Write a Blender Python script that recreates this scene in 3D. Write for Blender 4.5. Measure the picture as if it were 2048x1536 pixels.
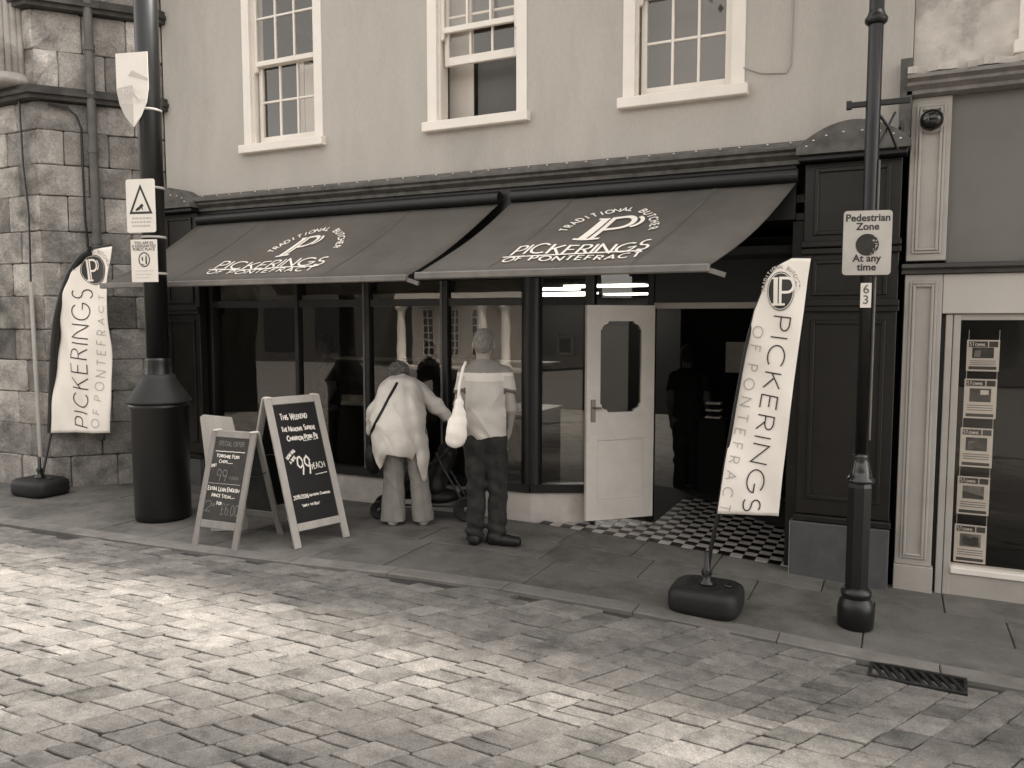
import bpy, bmesh, math, random
import numpy as np
from mathutils import Vector, Matrix
R = math.radians
random.seed(7)
rng = np.random.default_rng(7)
scene = bpy.context.scene
col = scene.collection
for o in list(bpy.data.objects):
    bpy.data.objects.remove(o)

# ------------------------------------------------------------------ camera
YAW, PITCH = R(25.7), math.atan(128 / 1600)
cd = bpy.data.cameras.new('camera'); cam = bpy.data.objects.new('camera', cd); col.objects.link(cam)
cd.sensor_width = 36; cd.lens = 1600 / 2048 * 36; cd.clip_start = .05; cd.clip_end = 600
cam.location = (0, -6.43, 1.8)
cam.rotation_euler = (R(90) - PITCH, 0, YAW)
scene.camera = cam
# ------------------------------------------------------------------ sky and sun
SUN = Vector((.383, .32, .866)).normalized()
w = bpy.data.worlds.new('World'); scene.world = w; w.use_nodes = True
nt = w.node_tree; nt.nodes.clear()
sky = nt.nodes.new('ShaderNodeTexSky'); sky.sky_type = 'NISHITA'; sky.sun_disc = False
sky.sun_elevation = math.asin(SUN.z); sky.sun_rotation = math.atan2(SUN.x, SUN.y)
sky.air_density = 1.2; sky.dust_density = 2.5
bw = nt.nodes.new('ShaderNodeRGBToBW'); comb = nt.nodes.new('ShaderNodeMix'); comb.data_type = 'RGBA'; comb.blend_type = 'MULTIPLY'
comb.inputs[0].default_value = 1; comb.inputs[7].default_value = (1, .98, .96, 1)
bg = nt.nodes.new('ShaderNodeBackground'); bg.inputs[1].default_value = .15
wo = nt.nodes.new('ShaderNodeOutputWorld')
nt.links.new(sky.outputs[0], bw.inputs[0]); nt.links.new(bw.outputs[0], comb.inputs[6])
nt.links.new(comb.outputs[2], bg.inputs[0]); nt.links.new(bg.outputs[0], wo.inputs[0])
sd = bpy.data.lights.new('sun', 'SUN'); sd.energy = 2.0; sd.angle = R(5); sd.color = (1, .96, .89)
so = bpy.data.objects.new('sun', sd); col.objects.link(so); so.rotation_euler = SUN.to_track_quat('Z', 'Y').to_euler()
so.location = (6, 6, 20)
vs = scene.view_settings
vs.view_transform = 'Standard'; vs.look = 'None'; vs.gamma = 1; vs.use_curve_mapping = False; vs.exposure = 2.45
scene.cycles.use_denoising = True
scene.cycles.max_bounces = 8; scene.cycles.transparent_max_bounces = 12
scene.cycles.sample_clamp_indirect = 6

# ------------------------------------------------------------------ helpers
def tag(o, label=None, cat=None, group=None, kind=None):
    if label: o['label'] = label
    if cat: o['category'] = cat
    if group: o['group'] = group
    if kind: o['kind'] = kind
    return o
def thing(name, label, cat, loc=(0, 0, 0), rz=0, group=None):
    o = bpy.data.objects.new(name, None); col.objects.link(o); o.empty_display_size = .1
    o.location = loc; o.rotation_euler = (0, 0, rz)
    return tag(o, label, cat, group)
def obj(name, me, parent=None):
    o = bpy.data.objects.new(name, me); col.objects.link(o)
    if parent is not None: o.parent = parent
    return o

def sep(v, warm=1.0):
    return (v, v * (1 - .078 * warm), v * (1 - .17 * warm))
MATS = {}
def mat(name, v, rough=.7, var=.25, scale=6, bump=0., bscale=40, spec=.4, metal=0., warm=1., attr=None, stain=0., coat=0., stretch=(1, 1, 1), fine=0.):
    """procedural sepia surface: base tone v, cloudy tone variation, fine relief"""
    if name in MATS: return MATS[name]
    m = bpy.data.materials.new(name); m.use_nodes = True; n = m.node_tree; L = n.links
    b = n.nodes['Principled BSDF']
    b.inputs['Roughness'].default_value = rough; b.inputs['Specular IOR Level'].default_value = spec
    b.inputs['Metallic'].default_value = metal; b.inputs['Coat Weight'].default_value = coat
    tc = n.nodes.new('ShaderNodeTexCoord'); mp = n.nodes.new('ShaderNodeMapping'); mp.inputs['Scale'].default_value = stretch
    geo = n.nodes.new('ShaderNodeNewGeometry')
    L.new(geo.outputs['Position'], mp.inputs[0])
    no = n.nodes.new('ShaderNodeTexNoise'); no.inputs['Scale'].default_value = scale; no.inputs['Detail'].default_value = 7; no.inputs['Roughness'].default_value = .62
    L.new(mp.outputs[0], no.inputs['Vector'])
    mr = n.nodes.new('ShaderNodeMapRange'); mr.inputs[1].default_value = .28; mr.inputs[2].default_value = .72
    mr.inputs[3].default_value = 1 - var; mr.inputs[4].default_value = 1 + var
    L.new(no.outputs[0], mr.inputs[0]); val = mr.outputs[0]
    def mul(a, bsock):
        q = n.nodes.new('ShaderNodeMath'); q.operation = 'MULTIPLY'; L.new(a, q.inputs[0])
        if isinstance(bsock, float): q.inputs[1].default_value = bsock
        else: L.new(bsock, q.inputs[1])
        return q.outputs[0]
    if fine:
        n3 = n.nodes.new('ShaderNodeTexNoise'); n3.inputs['Scale'].default_value = bscale * 2.2; n3.inputs['Detail'].default_value = 3
        L.new(mp.outputs[0], n3.inputs['Vector'])
        m3 = n.nodes.new('ShaderNodeMapRange'); m3.inputs[1].default_value = .3; m3.inputs[2].default_value = .7; m3.inputs[3].default_value = 1 - fine; m3.inputs[4].default_value = 1 + fine
        L.new(n3.outputs[0], m3.inputs[0]); val = mul(val, m3.outputs[0])
    if stain:
        n4 = n.nodes.new('ShaderNodeTexNoise'); n4.inputs['Scale'].default_value = scale * .35; n4.inputs['Detail'].default_value = 9; n4.inputs['Roughness'].default_value = .7
        L.new(mp.outputs[0], n4.inputs['Vector'])
        m4 = n.nodes.new('ShaderNodeMapRange'); m4.inputs[1].default_value = .5; m4.inputs[2].default_value = .66; m4.inputs[3].default_value = 1; m4.inputs[4].default_value = 1 - stain
        L.new(n4.outputs[0], m4.inputs[0]); val = mul(val, m4.outputs[0])
    if attr:
        at = n.nodes.new('ShaderNodeAttribute'); at.attribute_name = attr; val = mul(val, at.outputs['Fac'])
    mx = n.nodes.new('ShaderNodeMix'); mx.data_type = 'RGBA'; mx.blend_type = 'MULTIPLY'; mx.inputs[0].default_value = 1
    mx.inputs[6].default_value = (*sep(v, warm), 1); L.new(val, mx.inputs[7]); L.new(mx.outputs[2], b.inputs['Base Color'])
    if bump:
        n2 = n.nodes.new('ShaderNodeTexNoise'); n2.inputs['Scale'].default_value = bscale; n2.inputs['Detail'].default_value = 5
        L.new(mp.outputs[0], n2.inputs['Vector'])
        bp = n.nodes.new('ShaderNodeBump'); bp.inputs['Strength'].default_value = min(1, bump); bp.inputs['Distance'].default_value = .012 * max(bump, .3)
        L.new(n2.outputs[0], bp.inputs['Height']); L.new(bp.outputs[0], b.inputs['Normal'])
    MATS[name] = m
    return m
def glass_mat(name, base=.05, tint=.9, wave=0.):
    """thin pane: straight-through view plus mirror reflection that grows at grazing angles"""
    if name in MATS: return MATS[name]
    m = bpy.data.materials.new(name); m.use_nodes = True; n = m.node_tree; n.nodes.clear(); L = n.links
    tr = n.nodes.new('ShaderNodeBsdfTransparent'); tr.inputs[0].default_value = (tint, tint * .98, tint * .95, 1)
    gl = n.nodes.new('ShaderNodeBsdfGlossy'); gl.inputs['Roughness'].default_value = .01; gl.inputs[0].default_value = (1, .96, .9, 1)
    fr = n.nodes.new('ShaderNodeFresnel'); fr.inputs[0].default_value = 1.5
    ad = n.nodes.new('ShaderNodeMath'); ad.inputs[1].default_value = base; ad.use_clamp = True
    mx = n.nodes.new('ShaderNodeMixShader'); out = n.nodes.new('ShaderNodeOutputMaterial')
    gb = n.nodes.new('ShaderNodeNewGeometry'); bi = n.nodes.new('ShaderNodeMapRange'); bi.inputs[3].default_value = 1.5; bi.inputs[4].default_value = 1 / 1.5
    L.new(gb.outputs['Backfacing'], bi.inputs[0]); L.new(bi.outputs[0], fr.inputs[0])   # a pane reflects alike from both sides
    L.new(fr.outputs[0], ad.inputs[0]); L.new(ad.outputs[0], mx.inputs[0]); L.new(tr.outputs[0], mx.inputs[1]); L.new(gl.outputs[0], mx.inputs[2]); L.new(mx.outputs[0], out.inputs[0])
    if wave:
        tn = n.nodes.new('ShaderNodeTexNoise'); tn.inputs['Scale'].default_value = 2.2
        g = n.nodes.new('ShaderNodeNewGeometry'); bp = n.nodes.new('ShaderNodeBump'); bp.inputs['Strength'].default_value = wave; bp.inputs['Distance'].default_value = .01
        L.new(g.outputs['Position'], tn.inputs['Vector']); L.new(tn.outputs[0], bp.inputs['Height']); L.new(bp.outputs[0], gl.inputs['Normal'])
    MATS[name] = m
    return m
def emit_mat(name, c, s):
    if name in MATS: return MATS[name]
    m = bpy.data.materials.new(name); m.use_nodes = True; b = m.node_tree.nodes['Principled BSDF']
    b.inputs['Base Color'].default_value = (.8, .78, .72, 1); b.inputs['Emission Color'].default_value = (*c, 1); b.inputs['Emission Strength'].default_value = s
    MATS[name] = m
    return m

class MB:
    """collects shapes, links them as ONE mesh object"""
    def __init__(s, X=None): s.v = []; s.f = []; s.mi = []; s.m = 0; s.X = X; s.smooth = []
    def add(s, vs, fs, sm=False):
        b = len(s.v)
        s.v += [tuple(s.X @ Vector(p)) if s.X is not None else tuple(p) for p in vs]
        s.f += [tuple(i + b for i in f) for f in fs]; s.mi += [s.m] * len(fs); s.smooth += [sm] * len(fs)
        return s
    def box(s, x0, x1, y0, y1, z0, z1):
        return s.hexa([(x0, y0, z0), (x1, y0, z0), (x1, y1, z0), (x0, y1, z0), (x0, y0, z1), (x1, y0, z1), (x1, y1, z1), (x0, y1, z1)])
    def hexa(s, p):
        return s.add(p, [(0, 3, 2, 1), (4, 5, 6, 7), (0, 1, 5, 4), (1, 2, 6, 5), (2, 3, 7, 6), (3, 0, 4, 7)])
    def cbox(s, x0, x1, y0, y1, z0, z1, c=.006):
        """box with every edge chamfered"""
        P = []; idx = {}
        xs, ys, zs = (x0, x1), (y0, y1), (z0, z1); sg = (1, -1)
        for i in (0, 1):
            for j in (0, 1):
                for k in (0, 1):
                    x, y, z = xs[i], ys[j], zs[k]; a, b_, d = sg[i] * c, sg[j] * c, sg[k] * c
                    idx[i, j, k] = len(P); P += [(x, y + b_, z + d), (x + a, y, z + d), (x + a, y + b_, z)]
        F = []
        I = lambda i, j, k, t: idx[i, j, k] + t
        for i in (0, 1):
            q = [I(i, 0, 0, 0), I(i, 1, 0, 0), I(i, 1, 1, 0), I(i, 0, 1, 0)]; F.append(q if i else q[::-1])
            q = [I(0, i, 0, 1), I(1, i, 0, 1), I(1, i, 1, 1), I(0, i, 1, 1)]; F.append(q[::-1] if i else q)
            q = [I(0, 0, i, 2), I(1, 0, i, 2), I(1, 1, i, 2), I(0, 1, i, 2)]; F.append(q if i else q[::-1])
        for a in (0, 1):
            for b_ in (0, 1):
                F.append([I(a, b_, 0, 0), I(a, b_, 0, 1), I(a, b_, 1, 1), I(a, b_, 1, 0)])
                F.append([I(a, 0, b_, 0), I(a, 0, b_, 2), I(a, 1, b_, 2), I(a, 1, b_, 0)])
                F.append([I(0, a, b_, 1), I(0, a, b_, 2), I(1, a, b_, 2), I(1, a, b_, 1)])
                for d in (0, 1): F.append([I(a, b_, d, 0), I(a, b_, d, 1), I(a, b_, d, 2)])
        # split the triangles added twice
        seen = set(); G = []
        for f in F:
            k = tuple(sorted(f))
            if k not in seen: seen.add(k); G.append(f)
        return s.add(P, G)
    def bar(s, a, b, w, h=None, up=(0, 0, 1)):
        a, b = Vector(a), Vector(b); d = (b - a).normalized(); h = h or w
        u = Vector(up)
        if abs(d.dot(u)) > .98: u = Vector((0, 1, 0))
        r = d.cross(u).normalized(); u = r.cross(d)
        r *= w / 2; u *= h / 2
        return s.hexa([a - r - u, a + r - u, b + r - u, b - r - u, a - r + u, a + r + u, b + r + u, b - r + u])
    def tube(s, pts, rad, n=10, cap=True):
        pts = [Vector(p) for p in pts]; rr = rad if isinstance(rad, (list, tuple)) else [rad] * len(pts)
        V = []; F = []; u = None
        for i, p in enumerate(pts):
            d = (pts[min(i + 1, len(pts) - 1)] - pts[max(i - 1, 0)]).normalized()
            if u is None:
                u = Vector((0, 0, 1)) if abs(d.z) < .9 else Vector((1, 0, 0))
            u = (u - d * u.dot(d)).normalized(); r = d.cross(u)
            for k in range(n):
                a = 2 * math.pi * k / n; V.append(p + (u * math.cos(a) + r * math.sin(a)) * rr[i])
        for i in range(len(pts) - 1):
            for k in range(n):
                F.append((i * n + k, i * n + (k + 1) % n, (i + 1) * n + (k + 1) % n, (i + 1) * n + k))
        s.add(V, F, True)
        if cap: s.add(V[:n], [tuple(range(n))[::-1]]); s.add(V[-n:], [tuple(range(n))])
        return s
    def lathe(s, prof, c=(0, 0, 0), n=24, ph=0., sx=1., sy=1., smooth=True):
        V = []; F = []
        for r, z in prof:
            for k in range(n):
                a = 2 * math.pi * k / n + ph; V.append((c[0] + r * math.cos(a) * sx, c[1] + r * math.sin(a) * sy, c[2] + z))
        for i in range(len(prof) - 1):
            for k in range(n): F.append((i * n + k, i * n + (k + 1) % n, (i + 1) * n + (k + 1) % n, (i + 1) * n + k))
        F.append(tuple(range(n))[::-1]); F.append(tuple(range((len(prof) - 1) * n, len(prof) * n)))
        return s.add(V, F, smooth)
    def prism(s, poly, y0, y1):
        """outline in (x,z) extruded from y0 to y1"""
        n = len(poly)
        V = [(x, y0, z) for x, z in poly] + [(x, y1, z) for x, z in poly]
        F = [tuple(range(n)), tuple(range(n, 2 * n))[::-1]] + [(i, i + n, (i + 1) % n + n, (i + 1) % n) for i in range(n)]
        return s.add(V, F)
    def prism_x(s, poly, x0, x1):
        """outline in (y,z) extruded from x0 to x1"""
        n = len(poly)
        V = [(x0, y, z) for y, z in poly] + [(x1, y, z) for y, z in poly]
        F = [tuple(range(n))[::-1], tuple(range(n, 2 * n))] + [(i, (i + 1) % n, (i + 1) % n + n, i + n) for i in range(n)]
        return s.add(V, F)
    def mesh(s, name, mats):
        me = bpy.data.meshes.new(name); me.from_pydata(s.v, [], s.f)
        for m in (mats if isinstance(mats, (list, tuple)) else [mats]): me.materials.append(m)
        me.polygons.foreach_set('material_index', s.mi); me.polygons.foreach_set('use_smooth', s.smooth)
        me.update(); bm = bmesh.new(); bm.from_mesh(me); bmesh.ops.recalc_face_normals(bm, faces=bm.faces); bm.to_mesh(me); bm.free()
        return me
    def build(s, name, mats, parent=None, bevel=0):
        o = obj(name, s.mesh(name, mats), parent)
        if bevel:
            b = o.modifiers.new('bevel', 'BEVEL'); b.width = bevel; b.segments = 2; b.limit_method = 'ANGLE'
        return o

# stroke lettering ------------------------------------------------------
def arc(cx, cy, rx, ry, a0, a1, n=10):
    return [(cx + rx * math.cos(R(a0 + (a1 - a0) * i / n)), cy + ry * math.sin(R(a0 + (a1 - a0) * i / n))) for i in range(n + 1)]
G = {
 'A': (.8, [[(0, 0), (.4, 1), (.8, 0)], [(.14, .35), (.66, .35)]]),
 'B': (.6, [[(0, 0), (0, 1), (.3, 1)] + arc(.3, .77, .24, .23, 90, -90)[1:] + [(0, .54)], [(.3, .54)] + arc(.32, .27, .28, .27, 90, -90)[1:] + [(0, 0)]]),
 'C': (.85, [arc(.48, .5, .48, .5, 45, 315, 18)]),
 'D': (.8, [[(0, 0), (0, 1), (.3, 1)] + arc(.3, .5, .5, .5, 90, -90, 14)[1:] + [(0, 0)]]),
 'E': (.55, [[(.52, 1), (0, 1), (0, 0), (.55, 0)], [(0, .53), (.46, .53)]]),
 'F': (.5, [[(.5, 1), (0, 1), (0, 0)], [(0, .53), (.42, .53)]]),
 'G': (.95, [arc(.5, .5, .5, .5, 45, 345, 18) + [(.98, .47), (.6, .47)]]),
 'H': (.75, [[(0, 0), (0, 1)], [(.75, 0), (.75, 1)], [(0, .52), (.75, .52)]]),
 'I': (.02, [[(0, 0), (0, 1)]]),
 'K': (.65, [[(0, 0), (0, 1)], [(.6, 1), (0, .42)], [(.18, .6), (.65, 0)]]),
 'L': (.5, [[(0, 1), (0, 0), (.5, 0)]]),
 'M': (.9, [[(0, 0), (.08, 1), (.45, .2), (.82, 1), (.9, 0)]]),
 'N': (.78, [[(0, 0), (0, 1), (.78, 0), (.78, 1)]]),
 'O': (1., [arc(.5, .5, .5, .5, 90, 450, 24)]),
 'P': (.55, [[(0, 0), (0, 1), (.27, 1)] + arc(.27, .73, .28, .27, 90, -90)[1:] + [(0, .46)]]),
 'R': (.6, [[(0, 0), (0, 1), (.27, 1)] + arc(.27, .74, .27, .26, 90, -90)[1:] + [(0, .48)], [(.24, .48), (.6, 0)]]),
 'S': (.55, [arc(.28, .745, .25, .255, 50, 270, 12) + arc(.28, .245, .27, .245, 90, -140, 12)[1:]]),
 'T': (.65, [[(0, 1), (.65, 1)], [(.325, 1), (.325, 0)]]),
 'U': (.7, [[(0, 1), (0, .35)] + arc(.35, .35, .35, .35, 180, 360)[1:] + [(.7, 1)]]),
 'W': (1.1, [[(0, 1), (.27, 0), (.55, .95), (.83, 0), (1.1, 1)]]),
 'X': (.65, [[(0, 0), (.65, 1)], [(0, 1), (.65, 0)]]),
 'Y': (.65, [[(0, 1), (.325, .5), (.65, 1)], [(.325, .5), (.325, 0)]]),
 'Z': (.6, [[(0, 1), (.6, 1), (0, 0), (.6, 0)]]),
 '0': (.55, [arc(.28, .5, .28, .5, 90, 450, 18)]),
 '1': (.2, [[(0, .8), (.2, 1), (.2, 0)]]),
 '2': (.55, [arc(.27, .72, .27, .28, 170, -30, 10) + [(0, 0), (.56, 0)]]),
 '3': (.5, [arc(.24, .75, .24, .25, 150, -90, 10) , arc(.24, .25, .27, .25, 90, -150, 10)]),
 '5': (.5, [[(.5, 1), (.06, 1), (.02, .56)] + arc(.23, .31, .27, .31, 130, -140, 12)]),
 '6': (.5, [arc(.4, .6, .4, .4, 80, 180, 8) + arc(.26, .29, .26, .29, 180, -180, 16)]),
 '7': (.5, [[(0, 1), (.5, 1), (.15, 0)]]),
 '9': (.5, [arc(.25, .72, .25, .28, 0, 360, 16) + [(.47, .35), (.36, 0)]]),
 '/': (.3, [[(0, -.1), (.3, 1.1)]]),
 '£': (.6, [arc(.38, .75, .2, .25, 20, 180, 8) + [(.2, .2), (.05, 0), (.6, 0)], [(.02, .45), (.42, .45)]]),
 '-': (.4, [[(0, .45), (.4, .45)]]), '"': (.2, [[(0, 1), (0, .8)], [(.15, 1), (.15, .8)]]), '.': (.05, [[(0, .06), (.04, 0)]]),
}
def ribbon(pl, wd):
    P = [Vector(p) for p in pl]; n = len(P); V = []; closed = (P[0] - P[-1]).length < 1e-4
    for i in range(n):
        if closed: a = P[i - 1] if i > 0 else P[-2]; b = P[i + 1] if i < n - 1 else P[1]
        else: a = P[max(i - 1, 0)]; b = P[min(i + 1, n - 1)]
        d1 = P[i] - a; d2 = b - P[i]
        d1 = d1.normalized() if d1.length > 1e-7 else d2.normalized(); d2 = d2.normalized() if d2.length > 1e-7 else d1
        t = d1 + d2
        t = t.normalized() if t.length > 1e-3 else d1
        m = Vector((-t.y, t.x)); k = 1 / max(.45, m.dot(Vector((-d1.y, d1.x))))
        e = m * (wd / 2 * k); V += [P[i] + e, P[i] - e]
    return V, [(2 * i, 2 * i + 1, 2 * i + 3, 2 * i + 2) for i in range(n - 1)]
def text_strokes(txt, h, gap=.25, jit=0., small=None, slant=0.):
    """-> list of polylines (x,y), width; small: scale of lower-case letters drawn as small capitals"""
    x = 0; out = []
    for ch in txt:
        if ch == ' ': x += h * .5; continue
        g = G.get(ch.upper()); sc = h * (small if (small and ch.islower()) else 1)
        if g is None: continue
        for pl in g[1]:
            out.append([(x + px * sc + py * sc * slant + random.uniform(-jit, jit) * sc, py * sc + random.uniform(-jit, jit) * sc) for px, py in pl])
        x += (g[0] + gap) * sc
    return out, x - gap * h
def resample(pl, step):
    out = [pl[0]]
    for a, b in zip(pl, pl[1:]):
        n = max(1, int(math.dist(a, b) / step))
        out += [(a[0] + (b[0] - a[0]) * i / n, a[1] + (b[1] - a[1]) * i / n) for i in range(1, n + 1)]
    return out
def letters(mb, txt, fn, h, wd, x0=0, y0=0, width=None, gap=.25, jit=0., small=None, slant=0., align='l', wob=0.):
    """write txt with strokes; fn maps (x,y) to space; width scales the run"""
    st, tw = text_strokes(txt, h, gap, jit, small, slant); k = width / tw if width else 1
    if align == 'c': x0 -= tw * k / 2
    for pl in st:
        pl = resample(pl, max(h * .12, .006))
        V, F = ribbon([(x0 + p[0] * k, y0 + p[1] + wob * math.sin(p[0] * 9)) for p in pl], wd)
        mb.add([fn(*v) for v in V], F)
def poly_fill(mb, poly, fn):
    mb.add([fn(*p) for p in poly], [tuple(range(len(poly)))])
def font_text(mb, txt, fn, h, x, y, bold=0., align='CENTER'):
    cu = bpy.data.curves.new('t', 'FONT'); cu.body = txt; cu.size = h; cu.align_x = align; cu.offset = bold; cu.resolution_u = 3
    o = bpy.data.objects.new('t', cu); col.objects.link(o); bpy.context.view_layer.update()
    me = bpy.data.meshes.new_from_object(o.evaluated_get(bpy.context.evaluated_depsgraph_get()))
    mb.add([fn(v.co.x + x, v.co.y + y) for v in me.vertices], [tuple(p.vertices) for p in me.polygons])
    bpy.data.objects.remove(o); bpy.data.curves.remove(cu); bpy.data.meshes.remove(me)
def circ(cx, cy, rx, ry=None, n=28):
    ry = ry or rx
    return [(cx + rx * math.cos(2 * math.pi * i / n), cy + ry * math.sin(2 * math.pi * i / n)) for i in range(n)]
def logo_p(mb, fn, x, y, h, slant=0., wd=.07):
    """the butcher's double-line P: solid stem with foot, thin gap, outlined bowl with an echo stroke"""
    S = lambda px, py: fn(x + (px + py * slant) * h, y + py * h)
    def st(pl, k): V, F = ribbon(resample(pl, .08), k); mb.add([S(*v) for v in V], F)
    st([(.12, .05), (.12, .93)], wd * 1.7); st([(-.02, .03), (.44, .03)], wd * .9); st([(.0, .96), (.2, .96)], wd * .7)
    st([(.28, .05), (.28, .96), (.5, .96)] + arc(.5, .71, .22, .25, 90, -90, 12)[1:] + [(.3, .46)], wd * 1.1)
    st(arc(.6, .72, .26, .26, 55, -55, 9), wd * .8)
def arc_text(mb, txt, fn, cx, cy, rx, ry, a0, a1, h, wd):
    n = len(txt)
    for i, ch in enumerate(txt):
        if ch == ' ': continue
        a = R(a0 + (a1 - a0) * i / (n - 1)); px, py = cx + rx * math.cos(a), cy + ry * math.sin(a)
        t = math.atan2(-math.cos(a) * ry, math.sin(a) * rx) if a1 < a0 else math.atan2(math.cos(a) * ry, -math.sin(a) * rx)
        c, s_ = math.cos(t), math.sin(t); g = G[ch]
        for pl in g[1]:
            V, F = ribbon([((p[0] - g[0] / 2) * h, p[1] * h) for p in pl], wd)
            mb.add([fn(px + v[0] * c - v[1] * s_, py + v[0] * s_ + v[1] * c) for v in V], F)

# ------------------------------------------------------------------ materials
M_wall = mat('painted_render', .45, .85, .07, 2.2, .2, 30, stain=.15, fine=.04, stretch=(1, 1, .3))
M_white = mat('white_gloss_paint', .8, .45, .05, 4, .05, 20)
M_stone = mat('sooty_ashlar', .27, .9, .35, 5, 1., 26, attr='tone', stain=.6, fine=.22)
M_joint = mat('dark_mortar', .1, .95, .3, 20)
M_sett = mat('stone_sett', .145, .8, .28, 11, .9, 55, attr='tone', stain=.45, fine=.28)
M_grout = mat('sett_joint', .035, .95, .3, 30, .3)
M_slab = mat('pavement_flag', .125, .8, .25, 4.5, .4, 60, attr='tone', stain=.45, fine=.16)
M_kerb = mat('kerb_stone', .15, .8, .25, 6, .3, 50, attr='tone', stain=.3)
M_dark = mat('dark_shopfront_paint', .007, .42, .3, 5, .05, 30, spec=.5)
M_brown = mat('brown_shopfront_paint', .012, .42, .35, 5, .08, 30, spec=.4, warm=2.2)
M_blue = mat('grey_plinth_paint', .085, .55, .25, 5, .1, warm=.2)
M_gold = mat('tan_mullion', .14, .5, .3, 8)
M_fascia = mat('old_lead_flashing', .09, .6, .5, 9, .4, 30)
M_nail = mat('pale_nail', .7, .4, .05)
M_canopy = mat('brown_canvas', .09, .85, .2, 1.6, .2, 160, stain=.25, warm=1.4)
M_canvas_dk = mat('canvas_underside', .04, .9, .1)
M_letter = mat('white_lettering', .8, .6, .04)
M_black = mat('black_metal', .006, .36, .3, 8, .08, 60, spec=.5)
M_blackrough = mat('black_rubber', .01, .6, .3, 8, .1, 60)
M_riser = mat('pale_stall_riser', .5, .6, .14, 4, .1, stain=.3)
M_taupe = mat('taupe_paint', .4, .5, .1, 3, .06, stain=.12)
M_taupe_dk = mat('taupe_fascia', .16, .55, .1, 2, .06)
M_peel = mat('peeling_white_paint', .55, .8, .18, 6, .5, 18, stain=.45)
M_banner = mat('white_banner_cloth', .82, .8, .04, 5, .05, 300)
M_ink = mat('banner_ink', .02, .7, .1)
M_inkgrey = mat('pale_banner_ink', .4, .7, .1)
M_wood = mat('pale_timber', .36, .65, .18, 6, .15, 40, stretch=(1, 1, .25))
M_wood_dk = mat('weathered_timber', .22, .7, .22, 6, .15, 40, stretch=(1, 1, .25))
M_chalkbd = mat('chalkboard', .008, .75, .3, 5)
M_chalkbd_g = mat('dusty_chalkboard', .04, .85, .35, 5)
M_chalk = mat('chalk', .75, .9, .15, 60)
M_chalk_f = mat('faint_chalk', .17, .9, .3, 60)
M_sign = mat('white_sign_sheet', .68, .4, .04, 6)
M_sign_g = mat('grey_sign_sheet', .46, .4, .08, 6, stain=.1)
M_signprint = mat('sign_print', .03, .5, .1)
M_tile_w = mat('pale_floor_tile', .42, .4, .2, 12, stain=.2)
M_tile_b = mat('black_floor_tile', .006, .35, .2, 12)
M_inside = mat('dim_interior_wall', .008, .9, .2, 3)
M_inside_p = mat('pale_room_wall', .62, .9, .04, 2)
M_blind = mat('brown_blind', .2, .9, .06, 2)
M_glass = glass_mat('shop_glass', .03, .6, .04)
M_glass_up = glass_mat('sash_glass', .03, .9, .1)
M_glass_dark = glass_mat('estate_glass', .0, .85, .05)

GK = [(-14, .0), (-2.9, -.004), (-1.8, -.05), (-.6, -.12), (.1, -.155), (3, -.18), (9, -.2)]
def gz(x):
    for (a, za), (b, zb) in zip(GK, GK[1:]):
        if x <= b: return za + (zb - za) * max(0, (x - a)) / (b - a)
    return GK[-1][1]

# ================================================================== THE GROUND
YK = [(-14, -2.05), (-7, -1.95), (-4.5, -1.8), (-2.2, -1.5), (-1, -1.39), (.7, -1.4), (9, -1.42)]
def yk(x):
    for (a, za), (b, zb) in zip(YK, YK[1:]):
        if x <= b: return za + (zb - za) * max(0, (x - a)) / (b - a)
    return YK[-1][1]
def tone_attr(me, vals):
    at = me.attributes.new('tone', 'FLOAT', 'POINT'); at.data.foreach_set('value', vals)
def sheet(xs, ys, dz):
    mb = MB(); V = [(x, y, (gz(x) if -14 <= x <= 9 else gz(max(-14, min(9, x)))) + dz) for y in ys for x in xs]; n = len(xs)
    return mb.add(V, [(j * n + i, j * n + i + 1, (j + 1) * n + i + 1, (j + 1) * n + i) for j in range(len(ys) - 1) for i in range(n - 1)])
M_far = mat('far_street_stone', .13, .85, .3, 5, .4, 30)
street = sheet([-250, -14, -2.9, -1.8, -.6, .1, 3, 9, 250], [-250, -7.2, -1.2, .9, 250], -.1).build('street', M_far); tag(street, 'stone paved street in front of the shops', kind='structure')
bed = sheet([-12.5, -2.9, -1.8, -.6, .1, 3], [-7.0, -1.0], -.022).build('bedding', M_grout, street)

def pillow(quad, top, depth, ch, jitter, dome, tone, rnd, cc=.04):
    """stone with an irregular outline: quad = 4 plan corners (2-D), rim at top-ch, crown at top+dome, foot at top-depth -> verts, faces"""
    q = [Vector(p) for p in quad]; c = sum(q, Vector((0, 0))) / 4; out = []
    for i in range(4):
        a, b = q[i], q[(i + 1) % 4]
        for t in (cc, .5, 1 - cc):
            p = a.lerp(b, t); nrm = (p - c).normalized()
            k = rnd.uniform(-jitter, jitter) * (1 if t == .5 else .6)
            out.append(p + nrm * k)
    n = len(out); V = []
    for p in out: V.append((p.x, p.y, top - depth))
    for p in out: V.append((p.x, p.y, top - ch))
    for p in out:
        d = c - p; pi = p + d.normalized() * min(ch * 1.2, d.length * .3); V.append((pi.x, pi.y, top + rnd.uniform(-.35, .35) * dome))
    V.append((c.x, c.y, top + dome))
    F = []
    for r in (0, 1): F += [(r * n + i, r * n + (i + 1) % n, (r + 1) * n + (i + 1) % n, (r + 1) * n + i) for i in range(n)]
    F += [(2 * n + i, 2 * n + (i + 1) % n, 3 * n) for i in range(n)]
    return V, F

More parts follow.
